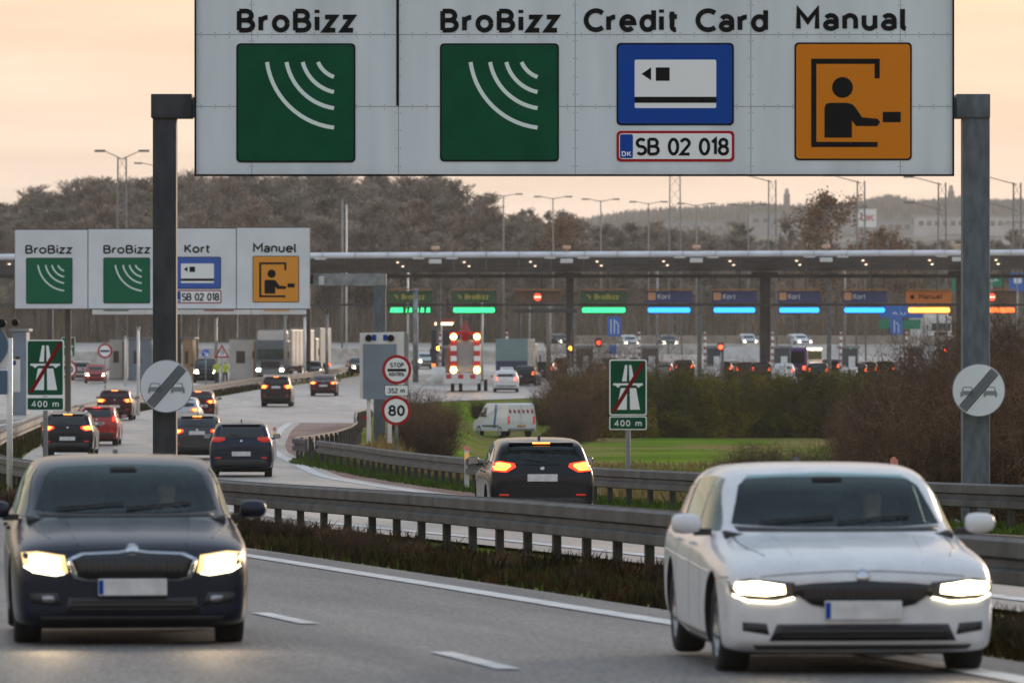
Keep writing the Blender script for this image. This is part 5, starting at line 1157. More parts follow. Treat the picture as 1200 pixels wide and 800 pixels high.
WSCR = [(-.69, 1.035), (-.35, 1.015), (.35, 1.015), (.69, 1.035), (.60, 1.30), (.52, 1.362), (0, 1.378), (-.52, 1.362), (-.60, 1.30)]
RSCR = {'suv': [(-.62, 1.02), (.62, 1.02), (.60, 1.16), (.53, 1.32), (0, 1.34), (-.53, 1.32), (-.60, 1.16)], 'hatch': [(-.60, 1.06), (-.3, 1.05), (.3, 1.05), (.60, 1.06), (.59, 1.18), (.52, 1.29), (0, 1.305), (-.52, 1.29), (-.59, 1.18)]}
def car(label, loc, rz, kind='hatch', L=4.3, H=1.46, W=1.80, pm=None, front=None, rear=None, lod=2, group='cars', roofrails=False, name='car', detail=True, rails_m=None, cab=False):
    r = empty(name, loc, label, 'car', group, rz); k = H/1.46
    bme = body_mesh(kind, L, H, W, pm, lod, detail, cuts=cabin_cuts(L, H, W, kind) if cab else None); bo = link('body', bme, r)
    bm = bmesh.new(); bm.from_mesh(bme); bvh = BVHTree.FromBMesh(bm); bm.free(); hw = W/2; sc = hw/.9
    if cab: bvh = body_mesh.bvh; interior(r, L, H, W)
    wind = ws_glass if cab else wind_m; win = sd_glass if cab else win_m; gd = .0 if cab else .02
    for fy in (.185, .80):
        for sx in (-1, 1): wheel(r, sx*(hw-.15), -L/2+fy*L, .33, .21, sx)
    mb = MB(); mb.box((0, 0, .225), (W*.80, L*.84, .15), .03); mb.build('underbody', under_m, r)  # underbody enlarged low and wide to deepen the shade under the car
    X = lambda pts: [(a*sc, b*k) for a, b in pts]; mir = lambda pts: [(-a, b) for a, b in pts][::-1]
    cell = .07 if lod >= 2 else .22
    Pt = lambda nm, pts, ax, sg, off, m, par=r, dep=.02: patch(bvh, pts, ax, sg, off, m, nm, par, cell, dep)
    # windscreen and side glass
    ws = X([(-.69, 1.035), (-.35, 1.015), (.35, 1.015), (.69, 1.035), (.60, 1.30), (.52, 1.372), (0, 1.392), (-.52, 1.372), (-.60, 1.30)])
    rw = {'suv': X([(-.62, 1.02), (.62, 1.02), (.60, 1.16), (.53, 1.34), (0, 1.36), (-.53, 1.34), (-.60, 1.16)]), 'sedan': X([(-.62, 1.10), (.62, 1.10), (.58, 1.22), (.50, 1.36), (-.50, 1.36), (-.58, 1.22)])}.get(kind, X([(-.60, 1.05), (-.3, 1.03), (.3, 1.03), (.60, 1.05), (.59, 1.18), (.52, 1.325), (0, 1.34), (-.52, 1.325), (-.59, 1.18)]))
    w1 = Pt('windscreen', ws, 'y', -1, .004, wind, r, gd)
    Pt('rear_window', rw, 'y', 1, .004, win, r, gd)
    e0 = L/2
    for sg in (-1, 1):
        f1 = [(-.175*L, .985*k), (-.01*L, .985*k), (-.01*L, 1.35*k), (-.035*L, 1.345*k), (-.085*L, 1.22*k)]; f2 = [(.005*L, .985*k), (.20*L, .995*k), (.20*L, 1.33*k), (.10*L, 1.355*k), (.005*L, 1.355*k)]
        f3 = [(.215*L, .995*k), (.36*L, 1.02*k), (.345*L, 1.14*k), (.29*L, 1.27*k), (.215*L, 1.32*k)]
        for q in (f1, f2, f3):
            if kind == 'sedan' and q is f3: q = [(.215*L, .995*k), (.29*L, 1.02*k), (.27*L, 1.16*k), (.215*L, 1.27*k)]
            Pt('side_window', q, 'x', sg, .004, win if q is not f3 else win_m, r, gd if q is not f3 else .02)
        if lod >= 2:
            seam = []
            for yy in (-.155*L, .0*L, .205*L): Pt('door_seam', [(yy-.005, .33*k), (yy+.005, .33*k), (yy+.005, .95*k), (yy-.005, .95*k)], 'x', sg, .001, grille_m)
            for yy in (-.045*L, .155*L): Pt('door_handle', [(yy, .86*k), (yy+.17, .86*k), (yy+.17, .885*k), (yy, .885*k)], 'x', sg, .028, pm)
            Pt('sill', [(-.22*L, .20*k), (.22*L, .20*k), (.22*L, .27*k), (-.22*L, .27*k)], 'x', sg, .006, trim_m)
        mb = MB(); mb.lathe([(.0, -.105), (.045, -.102), (.068, -.08), (.076, -.02), (.072, .05), (.055, .09), (.03, .103), (0, .106)], (0, 0, 0), 16, 'x'); mb.v = [(sg*(hw+.085)+v[0], -.155*L+v[1]*.85+(.05 if v[1] > .02 else 0)*0, 1.035*k+v[2]*.95) for v in mb.v]; mir_ = mb.build('mirror', pm, r)
        mb = MB(); mb.box((sg*(hw-.03), -.150*L, .975*k), (.13, .05, .05), .01); mb.build('mirror_arm', trim_m, mir_)
        mb = MB(); mb.box((sg*(hw+.085), -.155*L+.067, 1.035*k), (.17, .006, .11)); mb.build('mirror_glass', lamp_hs, mir_)
    if lod >= 3:
        for sg in (-1, 1):
            pts = [(-.435*L, .60), (-.36*L, .675), (-.28*L, .70), (-.215*L, .70)]
            for i in range(3):
                (y0, x0), (y1, x1) = pts[i], pts[i+1]; Pt('bonnet_seam', [(sg*x0*sc-.005, y0), (sg*x0*sc+.005, y0), (sg*x1*sc+.005, y1), (sg*x1*sc-.005, y1)][::sg], 'z', 1, .001, grille_m)
            Pt('bumper_seam', [(-.455*L, .70*k), (-.395*L, .69*k), (-.395*L, .698*k), (-.455*L, .708*k)], 'x', sg, .001, grille_m)
            Pt('side_crease', [(-.33*L, .70*k), (.40*L, .765*k), (.40*L, .778*k), (-.33*L, .713*k)], 'x', sg, .004, pm)
            Pt('side_repeater', [(-.365*L, .66*k), (-.33*L, .665*k), (-.33*L, .69*k), (-.365*L, .685*k)], 'x', sg, .006, mat('amber repeater', (.6, .2, .02), .3))
    if roofrails:
        for sg in (-1, 1):
            pts = []
            for i in range(9):
                yy = -.09*L+.46*L*i/8; h, _, _, _ = bvh.ray_cast(Vector((sg*.56*sc, yy, 4)), Vector((0, 0, -1))); pts.append((sg*.56*sc, yy, h.z+(.045 if 0 < i < 8 else .0)))
            mb = MB(); mb.pipe(pts, .02, 6); mb.build('roof_rail', rails_m or trim_m, r)
    # antenna
    if lod >= 2:
        h, _, _, _ = bvh.ray_cast(Vector((0, .30*L, 4)), Vector((0, 0, -1))); mb = MB(); mb.prismx([(.27*L, h.z-.01), (.335*L, h.z-.01), (.33*L, h.z+.055), (.318*L, h.z+.06)], -.018, .018); mb.build('antenna', trim_m, r)
    if front: front(r, bvh, X, Pt, mir, L, k, hw, pm, w1)
    if rear: rear(r, bvh, X, Pt, mir, L, k, hw, pm)
    return r
def bar_poly(x0, x1, z0, z1): return [(x0, z0), (x1, z0), (x1, z1), (x0, z1)]
def front_dark(r, bvh, X, Pt, mir, L, k, hw, pm, ws):
    g = X([(-.40, .565), (-.33, .545), (.33, .545), (.40, .565), (.45, .69), (.36, .725), (.10, .735), (0, .75), (-.10, .735), (-.36, .725), (-.45, .69)])
    fr = X([(-.435, .55), (-.34, .525), (.34, .525), (.435, .55), (.485, .70), (.38, .745), (.11, .757), (0, .775), (-.11, .757), (-.38, .745), (-.485, .70)])
    Pt('grille_frame', fr, 'y', -1, .008, chrome); gr = Pt('grille', g, 'y', -1, .016, grille_m)
    for i in range(-9, 10): Pt('grille_slat', X(bar_poly(i*.042-.004, i*.042+.004, .575, .70)), 'y', -1, .024, trim_m, gr, .006)
    Pt('badge', X([(.048*cos(2*pi*i/14), .762+.045*sin(2*pi*i/14)) for i in range(14)]), 'y', -1, .014, chrome)
    hl = X([(.475, .595), (.56, .575), (.72, .60), (.80, .66), (.815, .745), (.70, .755), (.50, .725)]); inn = X([(.53, .612), (.61, .605), (.715, .625), (.755, .672), (.75, .722), (.66, .73), (.54, .705)])
    drl = X([(.50, .585), (.57, .572), (.73, .598), (.795, .64), (.785, .655), (.72, .615), (.57, .59), (.505, .60)])
    for f in (lambda p: p, mir):
        h = Pt('headlight', f(hl), 'y', -1, .006, head_warm); Pt('lit_lens', f(inn), 'y', -1, .016, head_on, h); Pt('daylight_strip', f(drl), 'y', -1, .013, drl_on, h)
        Pt('fog_lamp_recess', f(X([(.52, .34), (.74, .36), (.76, .44), (.55, .44)])), 'y', -1, .004, grille_m); Pt('fog_lamp', f(X([(.57, .365), (.66, .37), (.67, .42), (.58, .42)])), 'y', -1, .012, lamp_hs)
    li = Pt('lower_intake', X([(-.50, .285), (.50, .285), (.47, .405), (-.47, .405)]), 'y', -1, .006, grille_m)
    for z in (.315, .345, .375): Pt('intake_slat', X(bar_poly(-.45, .45, z-.005, z+.005)), 'y', -1, .014, trim_m, li, .006)
    Pt('chin_spoiler', X([(-.66, .225), (.66, .225), (.68, .262), (-.68, .262)]), 'y', -1, .012, trim_m)
    Pt('bonnet_seam', X([(-.66, .765), (-.45, .775), (-.14, .79), (.14, .79), (.45, .775), (.66, .765), (.66, .759), (.45, .768), (.14, .783), (-.14, .783), (-.45, .768), (-.66, .759)]), 'y', -1, .001, grille_m)
    common_front(r, bvh, L, k, pm, X, Pt)
def front_white(r, bvh, X, Pt, mir, L, k, hw, pm, ws):
    g = X([(-.33, .52), (-.26, .505), (.26, .505), (.33, .52), (.44, .60), (.44, .655), (.30, .67), (0, .685), (-.30, .67), (-.44, .655), (-.44, .60)])
    gr = Pt('grille', g, 'y', -1, .012, grille_m)
    for i in range(-8, 9): Pt('grille_slat', X(bar_poly(i*.038-.004, i*.038+.004, .53, .645)), 'y', -1, .02, trim_m, gr, .006)
    Pt('badge', X([(.045*cos(2*pi*i/14), .715+.042*sin(2*pi*i/14)) for i in range(14)]), 'y', -1, .014, chrome)
    hl = X([(.42, .575), (.56, .540), (.76, .555), (.835, .605), (.845, .675), (.72, .698), (.44, .672)]); inn = X([(.50, .598), (.62, .582), (.79, .594), (.81, .632), (.80, .668), (.68, .680), (.505, .655)])
    drl = X([(.44, .562), (.56, .53), (.74, .540), (.82, .578), (.82, .592), (.74, .553), (.56, .543), (.45, .573)])
    for f in (lambda p: p, mir):
        h = Pt('headlight', f(hl), 'y', -1, .006, lamp_dk); Pt('lit_lens', f(inn), 'y', -1, .016, head_on, h); Pt('daylight_strip', f(drl), 'y', -1, .013, drl_on, h)
        Pt('fog_lamp_recess', f(X([(.60, .31), (.77, .34), (.77, .40), (.62, .39)])), 'y', -1, .004, grille_m)
    li = Pt('lower_intake', X([(-.60, .27), (.60, .27), (.55, .385), (-.55, .385)]), 'y', -1, .006, grille_m)
    for z in (.30, .33, .36): Pt('intake_slat', X(bar_poly(-.52, .52, z-.005, z+.005)), 'y', -1, .014, trim_m, li, .006)
    Pt('chin_spoiler', X([(-.68, .215), (.68, .215), (.70, .24), (-.70, .24)]), 'y', -1, .012, trim_m)
    Pt('bonnet_seam', X([(-.66, .715), (-.45, .735), (-.14, .752), (.14, .752), (.45, .735), (.66, .715), (.66, .709), (.45, .728), (.14, .745), (-.14, .745), (-.45, .728), (-.66, .709)]), 'y', -1, .001, grille_m)
    common_front(r, bvh, L, k, pm, X, Pt, .425)
def common_front(r, bvh, L, k, pm, X, Pt, pz=.43):
    h, _, _, _ = bvh.ray_cast(Vector((0, -4, (pz+.055)*k)), Vector((0, 1, 0)))
    mb = MB(); mb.box((0, h.y-.012, (pz+.055)*k), (.53, .03, .13), .008); p = mb.build('number_plate', plate_m, r)
    mb = MB(); mb.box((-.243, h.y-.030, (pz+.055)*k), (.034, .004, .11)); mb.build('plate_band', sblue, p)
    # wipers, interior shapes seen through the glass, vents
    for a, b in (((-.55, 1.035), (-.02, 1.075)), ((.0, 1.035), (.52, 1.08))):
        pts = []
        for i in range(6):
            x = a[0]+(b[0]-a[0])*i/5; z = a[1]+(b[1]-a[1])*i/5; hh, nn, _, _ = bvh.ray_cast(Vector((x, -4, z*k)), Vector((0, 1, 0))); pts.append((hh+nn*.022)[:])
        mb = MB(); mb.pipe(pts, .009, 5); mb.build('wiper', trim_m, r)
    Pt('scuttle', X([(-.66, .985), (.66, .985), (.68, 1.022), (.35, 1.008), (-.35, 1.008), (-.68, 1.022)]), 'y', -1, .004, trim_m)
    for sx in (-1, 1):
        Pt('bonnet_crease', X([(sx*.40-.004, .80), (sx*.40+.004, .80), (sx*.47+.004, .96), (sx*.47-.004, .96)]), 'y', -1, .0035, pm)
def make_rear(tail, core, lampz=(.86, 1.0), platez=.80, spoil=True, off=False, third=True, dark=True, shape=0, em=None, refl=False):
    def rear(r, bvh, X, Pt, mir, L, k, hw, pm):
        a, b = lampz; m_ = (a+b)/2
        if shape == 0: out_ = [(.44, m_-.01), (.60, a-.01), (.82, a+.01), (.855, b-.02), (.70, b), (.46, m_+.05)]; inn = [(.52, m_), (.62, a+.015), (.80, a+.03), (.815, b-.04), (.70, b-.025), (.53, m_+.035)]
        else: out_ = [(.60, a), (.83, a), (.845, b), (.64, b+.04)]; inn = [(.64, a+.03), (.81, a+.03), (.82, b-.03), (.67, b-.0)]
        for f in (lambda p: p, mir):
            t_ = Pt('tail_light', f(X(out_)), 'y', 1, .008, tail); Pt('lit_lamp', f(X(inn)), 'y', 1, .016, core, t_)
        h, _, _, _ = bvh.ray_cast(Vector((0, 4, platez*k)), Vector((0, -1, 0)))
        mb = MB(); mb.box((0, h.y+.008, platez*k), (.52, .03, .125), .006); mb.build('number_plate', plate_m, r)
        Pt('tailgate_seam', X([(-.62, .66), (.62, .66), (.62, .666), (-.62, .666)]), 'y', 1, .001, grille_m)
        Pt('bumper_trim', X([(-.70, .30), (.70, .30), (.74, .42), (.62, .47), (-.62, .47), (-.74, .42)]), 'y', 1, .006, trim_m)
        for sx in (-1, 1): Pt('reflector', X([(sx*.64-.08, .50), (sx*.64+.08, .50), (sx*.64+.08, .53), (sx*.64-.08, .53)]), 'y', 1, .008, tail_faint)
        Pt('badge', X([(.04*cos(2*pi*i/12), .955+.035*sin(2*pi*i/12)) for i in range(12)]), 'y', 1, .01, chrome)
        if spoil:
            hh, _, _, _ = bvh.ray_cast(Vector((0, 4, 1.37*k)), Vector((0, -1, 0)))
            if hh is not None:
                mb = MB(); mb.prismx([(hh.y-.25, 1.42*k), (hh.y+.06, 1.385*k), (hh.y+.07, 1.37*k), (hh.y-.02, 1.365*k)], -.54*hw/.9, .54*hw/.9); mb.build('roof_spoiler', pm, r)
                if third: mb = MB(); mb.box((0, hh.y+.068, 1.377*k), (.30, .02, .022)); mb.build('third_brake_light', core, r)
        mb = MB(); mb.tube((.0, 0, 0), (.0, 0, .001), .001); 
        hh, nn, _, _ = bvh.ray_cast(Vector((.0, 4, 1.08*k)), Vector((0, -1, 0)))
        pts = []
        for i in range(5):
            hh, nn, _, _ = bvh.ray_cast(Vector((-.02+.32*i/4, 4, (1.06+.012*i)*k)), Vector((0, -1, 0))); pts.append((hh+nn*.02)[:])
        mb = MB(); mb.pipe(pts, .008, 5); mb.build('rear_wiper', trim_m, r)
    return rear
def at_car(px, Y): return (gx(px, Y), Y, road_z(Y))
def yaw_at(fn, Y, away): 
    a = atan2(fn(Y+3)-fn(Y-3), 6)      # dx/dy of the road
    return -a if not away else pi-a
P_dark = paint('graphite blue', (.016, .021, .036), .35, .28); P_white = paint('white', (.62, .63, .65), 0, .30); P_black = paint('black', (.010, .012, .016), .2, .25); P_navy = paint('navy', (.014, .022, .040), .4, .28)
P_silver = paint('silver', (.42, .43, .44), .6, .3); P_red = paint('red', (.30, .012, .012), .1, .3); P_brown = paint('brown', (.025, .017, .017), .4, .3); P_wine = paint('wine', (.045, .008, .012), .3, .3); P_grey = paint('grey', (.05, .054, .06), .6, .3)
# two oncoming cars in the foreground (nose towards the camera)
car('dark graphite saloon-nosed estate with lit headlights oncoming in the left foreground', (-3.17, 46.2, road_z(46.2)), radians(6), 'hatch', 4.65, 1.465, 1.88, P_dark, front_dark, make_rear(tail_faint, tail_faint), 3, 'oncoming cars in the foreground', cab=True)
car('white hatchback with slim lit headlights oncoming in the right foreground', (2.22, 40.9, road_z(40.9)), radians(4.5), 'hatch', 4.35, 1.43, 1.92, P_white, front_white, make_rear(tail_faint, tail_faint), 3, 'oncoming cars in the foreground', cab=True)
# the beams of the two near cars
for (x, y, yw, sx) in ((-3.17, 46.2, 6, -1), (-3.17, 46.2, 6, 1), (2.22, 40.9, 4.5, -1), (2.22, 40.9, 4.5, 1)):
    ld_ = bpy.data.lights.new('headlight_beam', 'SPOT'); ld_.energy = 16; ld_.color = (1, .74, .45); ld_.spot_size = radians(70); ld_.spot_blend = .9; ld_.shadow_soft_size = .08
    lo_ = bpy.data.objects.new('headlight_beam', ld_); C.objects.link(lo_); a = radians(yw); f_ = Vector((sin(a), -cos(a), 0)); sd_ = Vector((cos(a), sin(a), 0))
    p_ = Vector((x, y, road_z(y)+.66))+f_*2.45+sd_*.65*sx; lo_.location = p_; lo_.rotation_euler = (-(f_+Vector((0, 0, -.16)))).to_track_quat('Z', 'Y').to_euler()
# cars driving away
R_br = make_rear(tail_on, brake_on); R_tail = make_rear(tail_on, tail_faint)
G2 = 'cars driving away from the camera'
def away(px, Y, label, **kw):
    fn = MED if Y < 300 else (lambda y: -13.0+.01*y); L = kw.get('L', 4.3); ya = pi+(yaw_at(fn, Y, True)-pi)*.35
    return car(label, (gx(px, Y)-sin(0)*0, Y+L/2, road_z(Y+L/2)), ya, rear=kw.pop('rear', R_br), group=G2, **kw)
away(625, 98, 'dark hatchback with glowing orange red tail lights between the guardrails in the centre', kind='suv', L=4.4, H=1.50, W=1.86, pm=P_black, cab=True, rear=make_rear(tail_on, brake_on, (.90, 1.075), .80), roofrails=False)
away(279, 158, 'dark navy hatchback with pale number plate driving away right of the grey one', kind='suv', L=4.35, H=1.56, W=1.80, pm=P_navy, rear=make_rear(tail_faint, tail_faint, (.93, 1.06), .62, third=False))
away(229, 186, 'grey hatchback with brake lights on, half behind the dark gantry post', kind='hatch', L=4.2, H=1.50, W=1.78, pm=P_grey, rear=make_rear(tail_on, brake_on, (.84, .98), .86))
away(77, 191, 'black estate with roof rails and brake lights on at the far left', kind='suv', L=4.5, H=1.52, W=1.80, pm=P_black, roofrails=True, rails_m=chrome, rear=make_rear(tail_on, brake_on, (.86, 1.02), .60))
away(112, 213, 'small red car beside the black estate with roof rails', kind='hatch', L=3.7, H=1.50, W=1.64, pm=P_red, rear=make_rear(tail_faint, tail_on, (.86, 1.06), .80, shape=1))
away(133.5, 281, 'dark wine coloured car with bright brake lights ahead of the small red car', kind='suv', L=4.4, H=1.56, W=1.80, pm=P_wine, rear=make_rear(tail_on, brake_on, (.84, 1.0), .65), lod=1)
away(231, 281, 'dark car with bright yellowish brake lights just right of the dark gantry post', kind='hatch', L=4.3, H=1.50, W=1.80, pm=P_wine, rear=make_rear(tail_on, brake_on, (.82, .98), .70), lod=1)
away(211, 250, 'white roofed car peeping out from behind the dark gantry post', kind='hatch', L=4.1, H=1.46, W=1.76, pm=P_silver, rear=make_rear(tail_on, brake_on, (.82, .98), .70), lod=1)
away(323.5, 333, 'dark off-roader with four lit rear lamps driving to the toll booths', kind='suv', L=4.6, H=1.85, W=1.88, pm=P_brown, rear=make_rear(tail_on, brake_on, (.84, 1.02), .9), lod=1)
away(379, 370, 'low dark saloon with brake lights on, farthest of the cars on the open plaza', kind='sedan', L=4.5, H=1.40, W=1.82, pm=P_wine, rear=make_rear(tail_on, brake_on, (.80, .95), .7, False), lod=1)
# oncoming traffic on the far side of the median
def fr_far(r, bvh, X, Pt, mir, L, k, hw, pm, ws):
    Pt('grille', X([(-.40, .54), (.40, .54), (.44, .68), (-.44, .68)]), 'y', -1, .01, grille_m); Pt('lower_intake', X([(-.5, .28), (.5, .28), (.5, .40), (-.5, .40)]), 'y', -1, .01, grille_m)
    for f in (lambda p: p, mir): Pt('headlight', f(X([(.50, .56), (.80, .58), (.80, .76), (.54, .74)])), 'y', -1, .012, far_head)
G3 = 'oncoming cars on the far side of the median'
protoR = car('red oncoming car with bright headlights on the left beyond the median guardrail', at_car(112, 433), radians(4), 'hatch', 4.0, 1.48, 1.74, P_red, fr_far, None, 1, G3)
car('pale oncoming car with bright headlight half hidden behind the red one', at_car(96, 450), radians(4), 'hatch', 4.3, 1.48, 1.76, P_silver, fr_far, None, 1, G3)
car('dark oncoming van with lit headlights below the blue arrow sign', at_car(241, 436), radians(3), 'suv', 4.8, 1.9, 1.95, P_black, fr_far, None, 1, G3)
car('grey oncoming car with one bright headlight left of the saloon on the plaza', at_car(366, 452), radians(3), 'hatch', 4.3, 1.5, 1.8, P_grey, fr_far, None, 1, G3)
# small cars far back at the booths: one proto with lit tails, one with lit headlights, copied
def rr_far(r, bvh, X, Pt, mir, L, k, hw, pm):
    for f in (lambda p: p, mir): Pt('tail_light', f(X([(.52, .80), (.82, .80), (.82, 1.0), (.60, 1.0)])), 'y', 1, .012, tail_far)
    Pt('bumper_trim', X([(-.7, .3), (.7, .3), (.7, .45), (-.7, .45)]), 'y', 1, .01, trim_m)
def far_tail(px, Y, lb, pm, rz=pi, H=1.5): return car(lb, at_car(px, Y), rz, 'suv', 4.3, H, 1.8, pm, None, rr_far, 1, 'cars queuing at the toll booths')
def far_head_car(px, Y, lb, pm, rz=0.0): return car(lb, (gx(px, Y), Y, road_z(Y)+.0), rz, 'hatch', 4.3, 1.5, 1.8, pm, fr_far, None, 1, 'cars coming down the upper road behind the booths')
a0 = far_tail(593, 388, 'white car with red tail lights right of the striped truck, before the hedge', P_white)
b0 = far_head_car(737, 590, 'pale car with lit headlights on the upper road right of the blue lane sign', P_silver, radians(8))
for px, Y, lb, pm in ((748, 470, 'dark car with red tail lights under the first Kort sign', P_black), (843, 452, 'dark car low behind the first bare bushes by the second Kort booth', P_black), (857, 455, 'white car with red tail light right of the red signal', P_white), (875, 447, 'dark wine car with bright brake lights left of the widest pillar', P_wine), (892, 446, 'dark car with red tail lights in front of the widest dark pillar', P_black),
                      (946, 520, 'small grey car with red tail lights above the purple bus', P_grey), (1000, 440, 'dark car with red tail lights under the fourth Kort sign', P_black), (1014, 448, 'wine coloured car beside the dark car under the fourth Kort sign', P_wine), (618, 420, 'dark car with red tail light at the left edge of the hedge', P_black), (1150, 440, 'dark car glimpsed right of the right gantry post', P_grey),
                      (715, 470, 'dark car beneath the blue lane sign left of the first Kort lane', P_grey), (776, 447, 'pale car behind the thin bushes under the first Kort sign', P_silver), (800, 460, 'red tailed dark car between the first and second Kort booths', P_black), (918, 437, 'white car just above the hedge right of the widest pillar', P_white), (958, 441, 'dark car beside the purple bus', P_navy), (975, 462, 'grey car under the third Kort sign beyond the bus', P_grey),
                      (1035, 452, 'dark car above the hedge left of the last booth', P_black), (1075, 447, 'pale car above the thicket under the orange Manuel sign', P_silver), (640, 450, 'dark car above the bushes under the closed lane sign', P_navy), (660, 470, 'wine car behind the bushes left of the middle pillar', P_wine), (694, 452, 'white car behind the bushes right of the middle pillar', P_white)):
    copy_tree(a0, at_car(px, Y), pi+rnd.uniform(-.12, .12), lb, mats={'body': pm})
for px, Y, lb, pm in ((783, 590, 'grey car with lit headlights on the upper road under the first Kort sign', P_grey), (876, 600, 'pale car with lit headlights on the upper road left of the widest pillar', P_silver), (936, 600, 'white car with lit headlights on the upper road right of the widest pillar', P_white), (497, 500, 'pale car with lit headlights left of the striped truck', P_silver), (420, 470, 'dark car with lit headlights left of the grey box sign', P_navy), (452, 500, 'pale car with lit headlights above the guardrail by the box sign', P_silver), (295, 490, 'grey car with lit headlights right of the pale cabin', P_grey), (66, 462, 'pale car with lit headlights behind the big green sign on the left', P_white), (195, 500, 'dark car with lit headlights by the dark gantry post', P_navy), (655, 600, 'dark car with lit headlights on the upper road above the bushes', P_navy), (1150, 600, 'pale car with lit headlights on the upper road right of the tank lorry', P_silver)):
    copy_tree(b0, (gx(px, Y), Y, road_z(Y)), radians(rnd.uniform(4, 22)), lb, mats={'body': pm})
for px, Y, lb in ((833, 438, 'white van roof just above the hedge under the second Kort sign'), (1012, 424, 'white car roof just above the hedge under the fourth Kort sign')):
    pass
# ------------------------------------------------------------------ vans and lorries
def van(label, loc, rz, pm):
    r = empty('van', loc, label, 'van', None, rz); L, W, H = 4.9, 1.9, 2.0; k = 1
    prof = [(-2.45, .35), (-2.40, .80), (-2.1, 1.00), (-1.65, 1.12), (-1.05, 1.80), (-.75, 1.96), (2.2, 2.0), (2.40, 1.92), (2.45, .95), (2.42, .38)]
    bm = bmesh.new(); n = len(prof); rows = []
    for x, ins in ((-W/2, .0), (-W/2+.0, 0)): pass
    secs = []
    for fx in (-1, -.93, .93, 1):
        s_ = 1 if abs(fx) < 1 else 0; row = []
        for y, z in prof:
            zz = z; t = max(0, (z-1.0)/1.0); xx = fx*W/2*(1-.13*t); 
            yy = y*(1 if abs(fx) < 1 else .985); zz = z if abs(fx) < 1 else .35+(z-.35)*.96
            row.append(bm.verts.new((xx, yy, zz)))
        secs.append(row)
    for a in range(3):
        for i in range(n): bm.faces.new((secs[a][i], secs[a+1][i], secs[a+1][(i+1) % n], secs[a][(i+1) % n]))
    bm.faces.new(secs[0]); bm.faces.new(secs[3][::-1]); bmesh.ops.recalc_face_normals(bm, faces=bm.faces)
    me = bpy.data.meshes.new('body'); bm.to_mesh(me); me.materials.append(pm); bvh = BVHTree.FromBMesh(bm); bm.free(); link('body', me, r)
    P = lambda nm, pts, ax, sg, off, m, par=r: patch(bvh, pts, ax, sg, off, m, nm, par, .3)
    P('windscreen', [(-.74, 1.16), (.74, 1.16), (.66, 1.74), (-.66, 1.74)], 'y', -1, .008, wind_m)
    for sg in (-1, 1):
        P('side_window', [(-1.5, 1.16), (-.55, 1.16), (-.55, 1.72), (-1.05, 1.72)], 'x', sg, .008, win_m); P('blue_band', [(.55, .55), (.85, .55), (.85, 1.9), (.55, 1.9)], 'x', sg, .008, mat('van blue band', (.02, .10, .32), .4)); P('side_trim', [(-1.1, .60), (1.3, .60), (1.3, .70), (-1.1, .70)], 'x', sg, .01, trim_m)
    for y in (-1.55, 1.5):
        for sx in (-1, 1):
            w_ = wheel(r, sx*(W/2-.1), y, .33, .21, sx)
    for i in range(6):
        x = -.78+i*.28; P('red_stripe', [(x, 1.42), (x+.12, 1.42), (x+.16, 1.62), (x+.04, 1.62)], 'y', 1, .01, sred)
    P('rear_bumper', [(-.85, .38), (.85, .38), (.85, .55), (-.85, .55)], 'y', 1, .05, grey_m); P('number_plate', [(-.26, .62), (.26, .62), (.26, .74), (-.26, .74)], 'y', 1, .02, mat('amber plate', (.5, .3, .06), .5)); P('door_seam', [(-.01, .58), (.01, .58), (.01, 1.9), (-.01, 1.9)], 'y', 1, .004, grille_m)
    for sx in (-1, 1): P('tail_light', [(sx*.80-.06, .8), (sx*.80+.06, .8), (sx*.80+.06, 1.25), (sx*.80-.06, 1.25)], 'y', 1, .012, tail_faint)
    return r
van('white parked van with blue band and red stripes, standing behind the field', (gx(591, 333), 333, ground_z(gx(591, 333), 333)+.0), radians(204), paint('van white', (.66, .68, .70), 0, .4))
def lorry(label, px, Y, rz, W, H, L, cabm, boxm, front_lights=True, kind='box', cabH=2.9, name='lorry'):
    r = empty(name, at_car(px, Y), label, 'lorry', None, rz)
    mb = MB(); mb.box((0, -L/2+1.1, .55+cabH/2-.1), (W*.96, 2.0, cabH-.5), .16); mb.build('cab', cabm, r)
    mb = MB(); mb.box((0, -L/2+.06, cabH*.68), (W*.84, .1, cabH*.28), .03); mb.build('windscreen', wind_m, r)
    mb = MB(); mb.box((0, -L/2+.07, cabH*.40), (W*.6, .1, .5), .02); mb.build('grille', grille_m, r)
    mb = MB(); mb.box((0, -L/2+.08, .55), (W*.98, .2, .4), .05); mb.build('bumper', grey_m, r)
    mb = MB(); mb.box((0, 1.1, 1.0+(H-1.0)/2), (W, L-2.5, H-1.0), .04); b = mb.build('box_body', boxm, r)
    mb = MB()
    for i in range(7): mb.box((0, -L/2+2.6+i*(L-2.8)/6, 1+(H-1)/2), (W+.04, .06, H-1.1))
    mb.build('ribs', grey_m, b)
    mb = MB(); mb.box((0, .5, .8), (W*.4, L-1, .25)); mb.build('chassis', dark_m, r)
    for y in (-L/2+1.3, L/2-2.4, L/2-1.1):
        for sx in (-1, 1): wheel(r, sx*(W/2-.2), y, .48, .3, sx)
    for sx in (-1, 1):
        mb = MB(); mb.box((sx*W*.38, -L/2+.0, .72), (.34, .06, .22), .03); mb.build('headlight', far_head if front_lights else lamp_hs, r)
        mb = MB(); mb.box((sx*W*.42, L/2-.12, .85), (.3, .05, .2), .02); mb.build('tail_light', tail_far, r)
        mb = MB(); mb.box((sx*(W/2+.18), -L/2+.35, cabH*.66), (.12, .18, .6), .04); mb.build('mirror', trim_m, r)
    return r
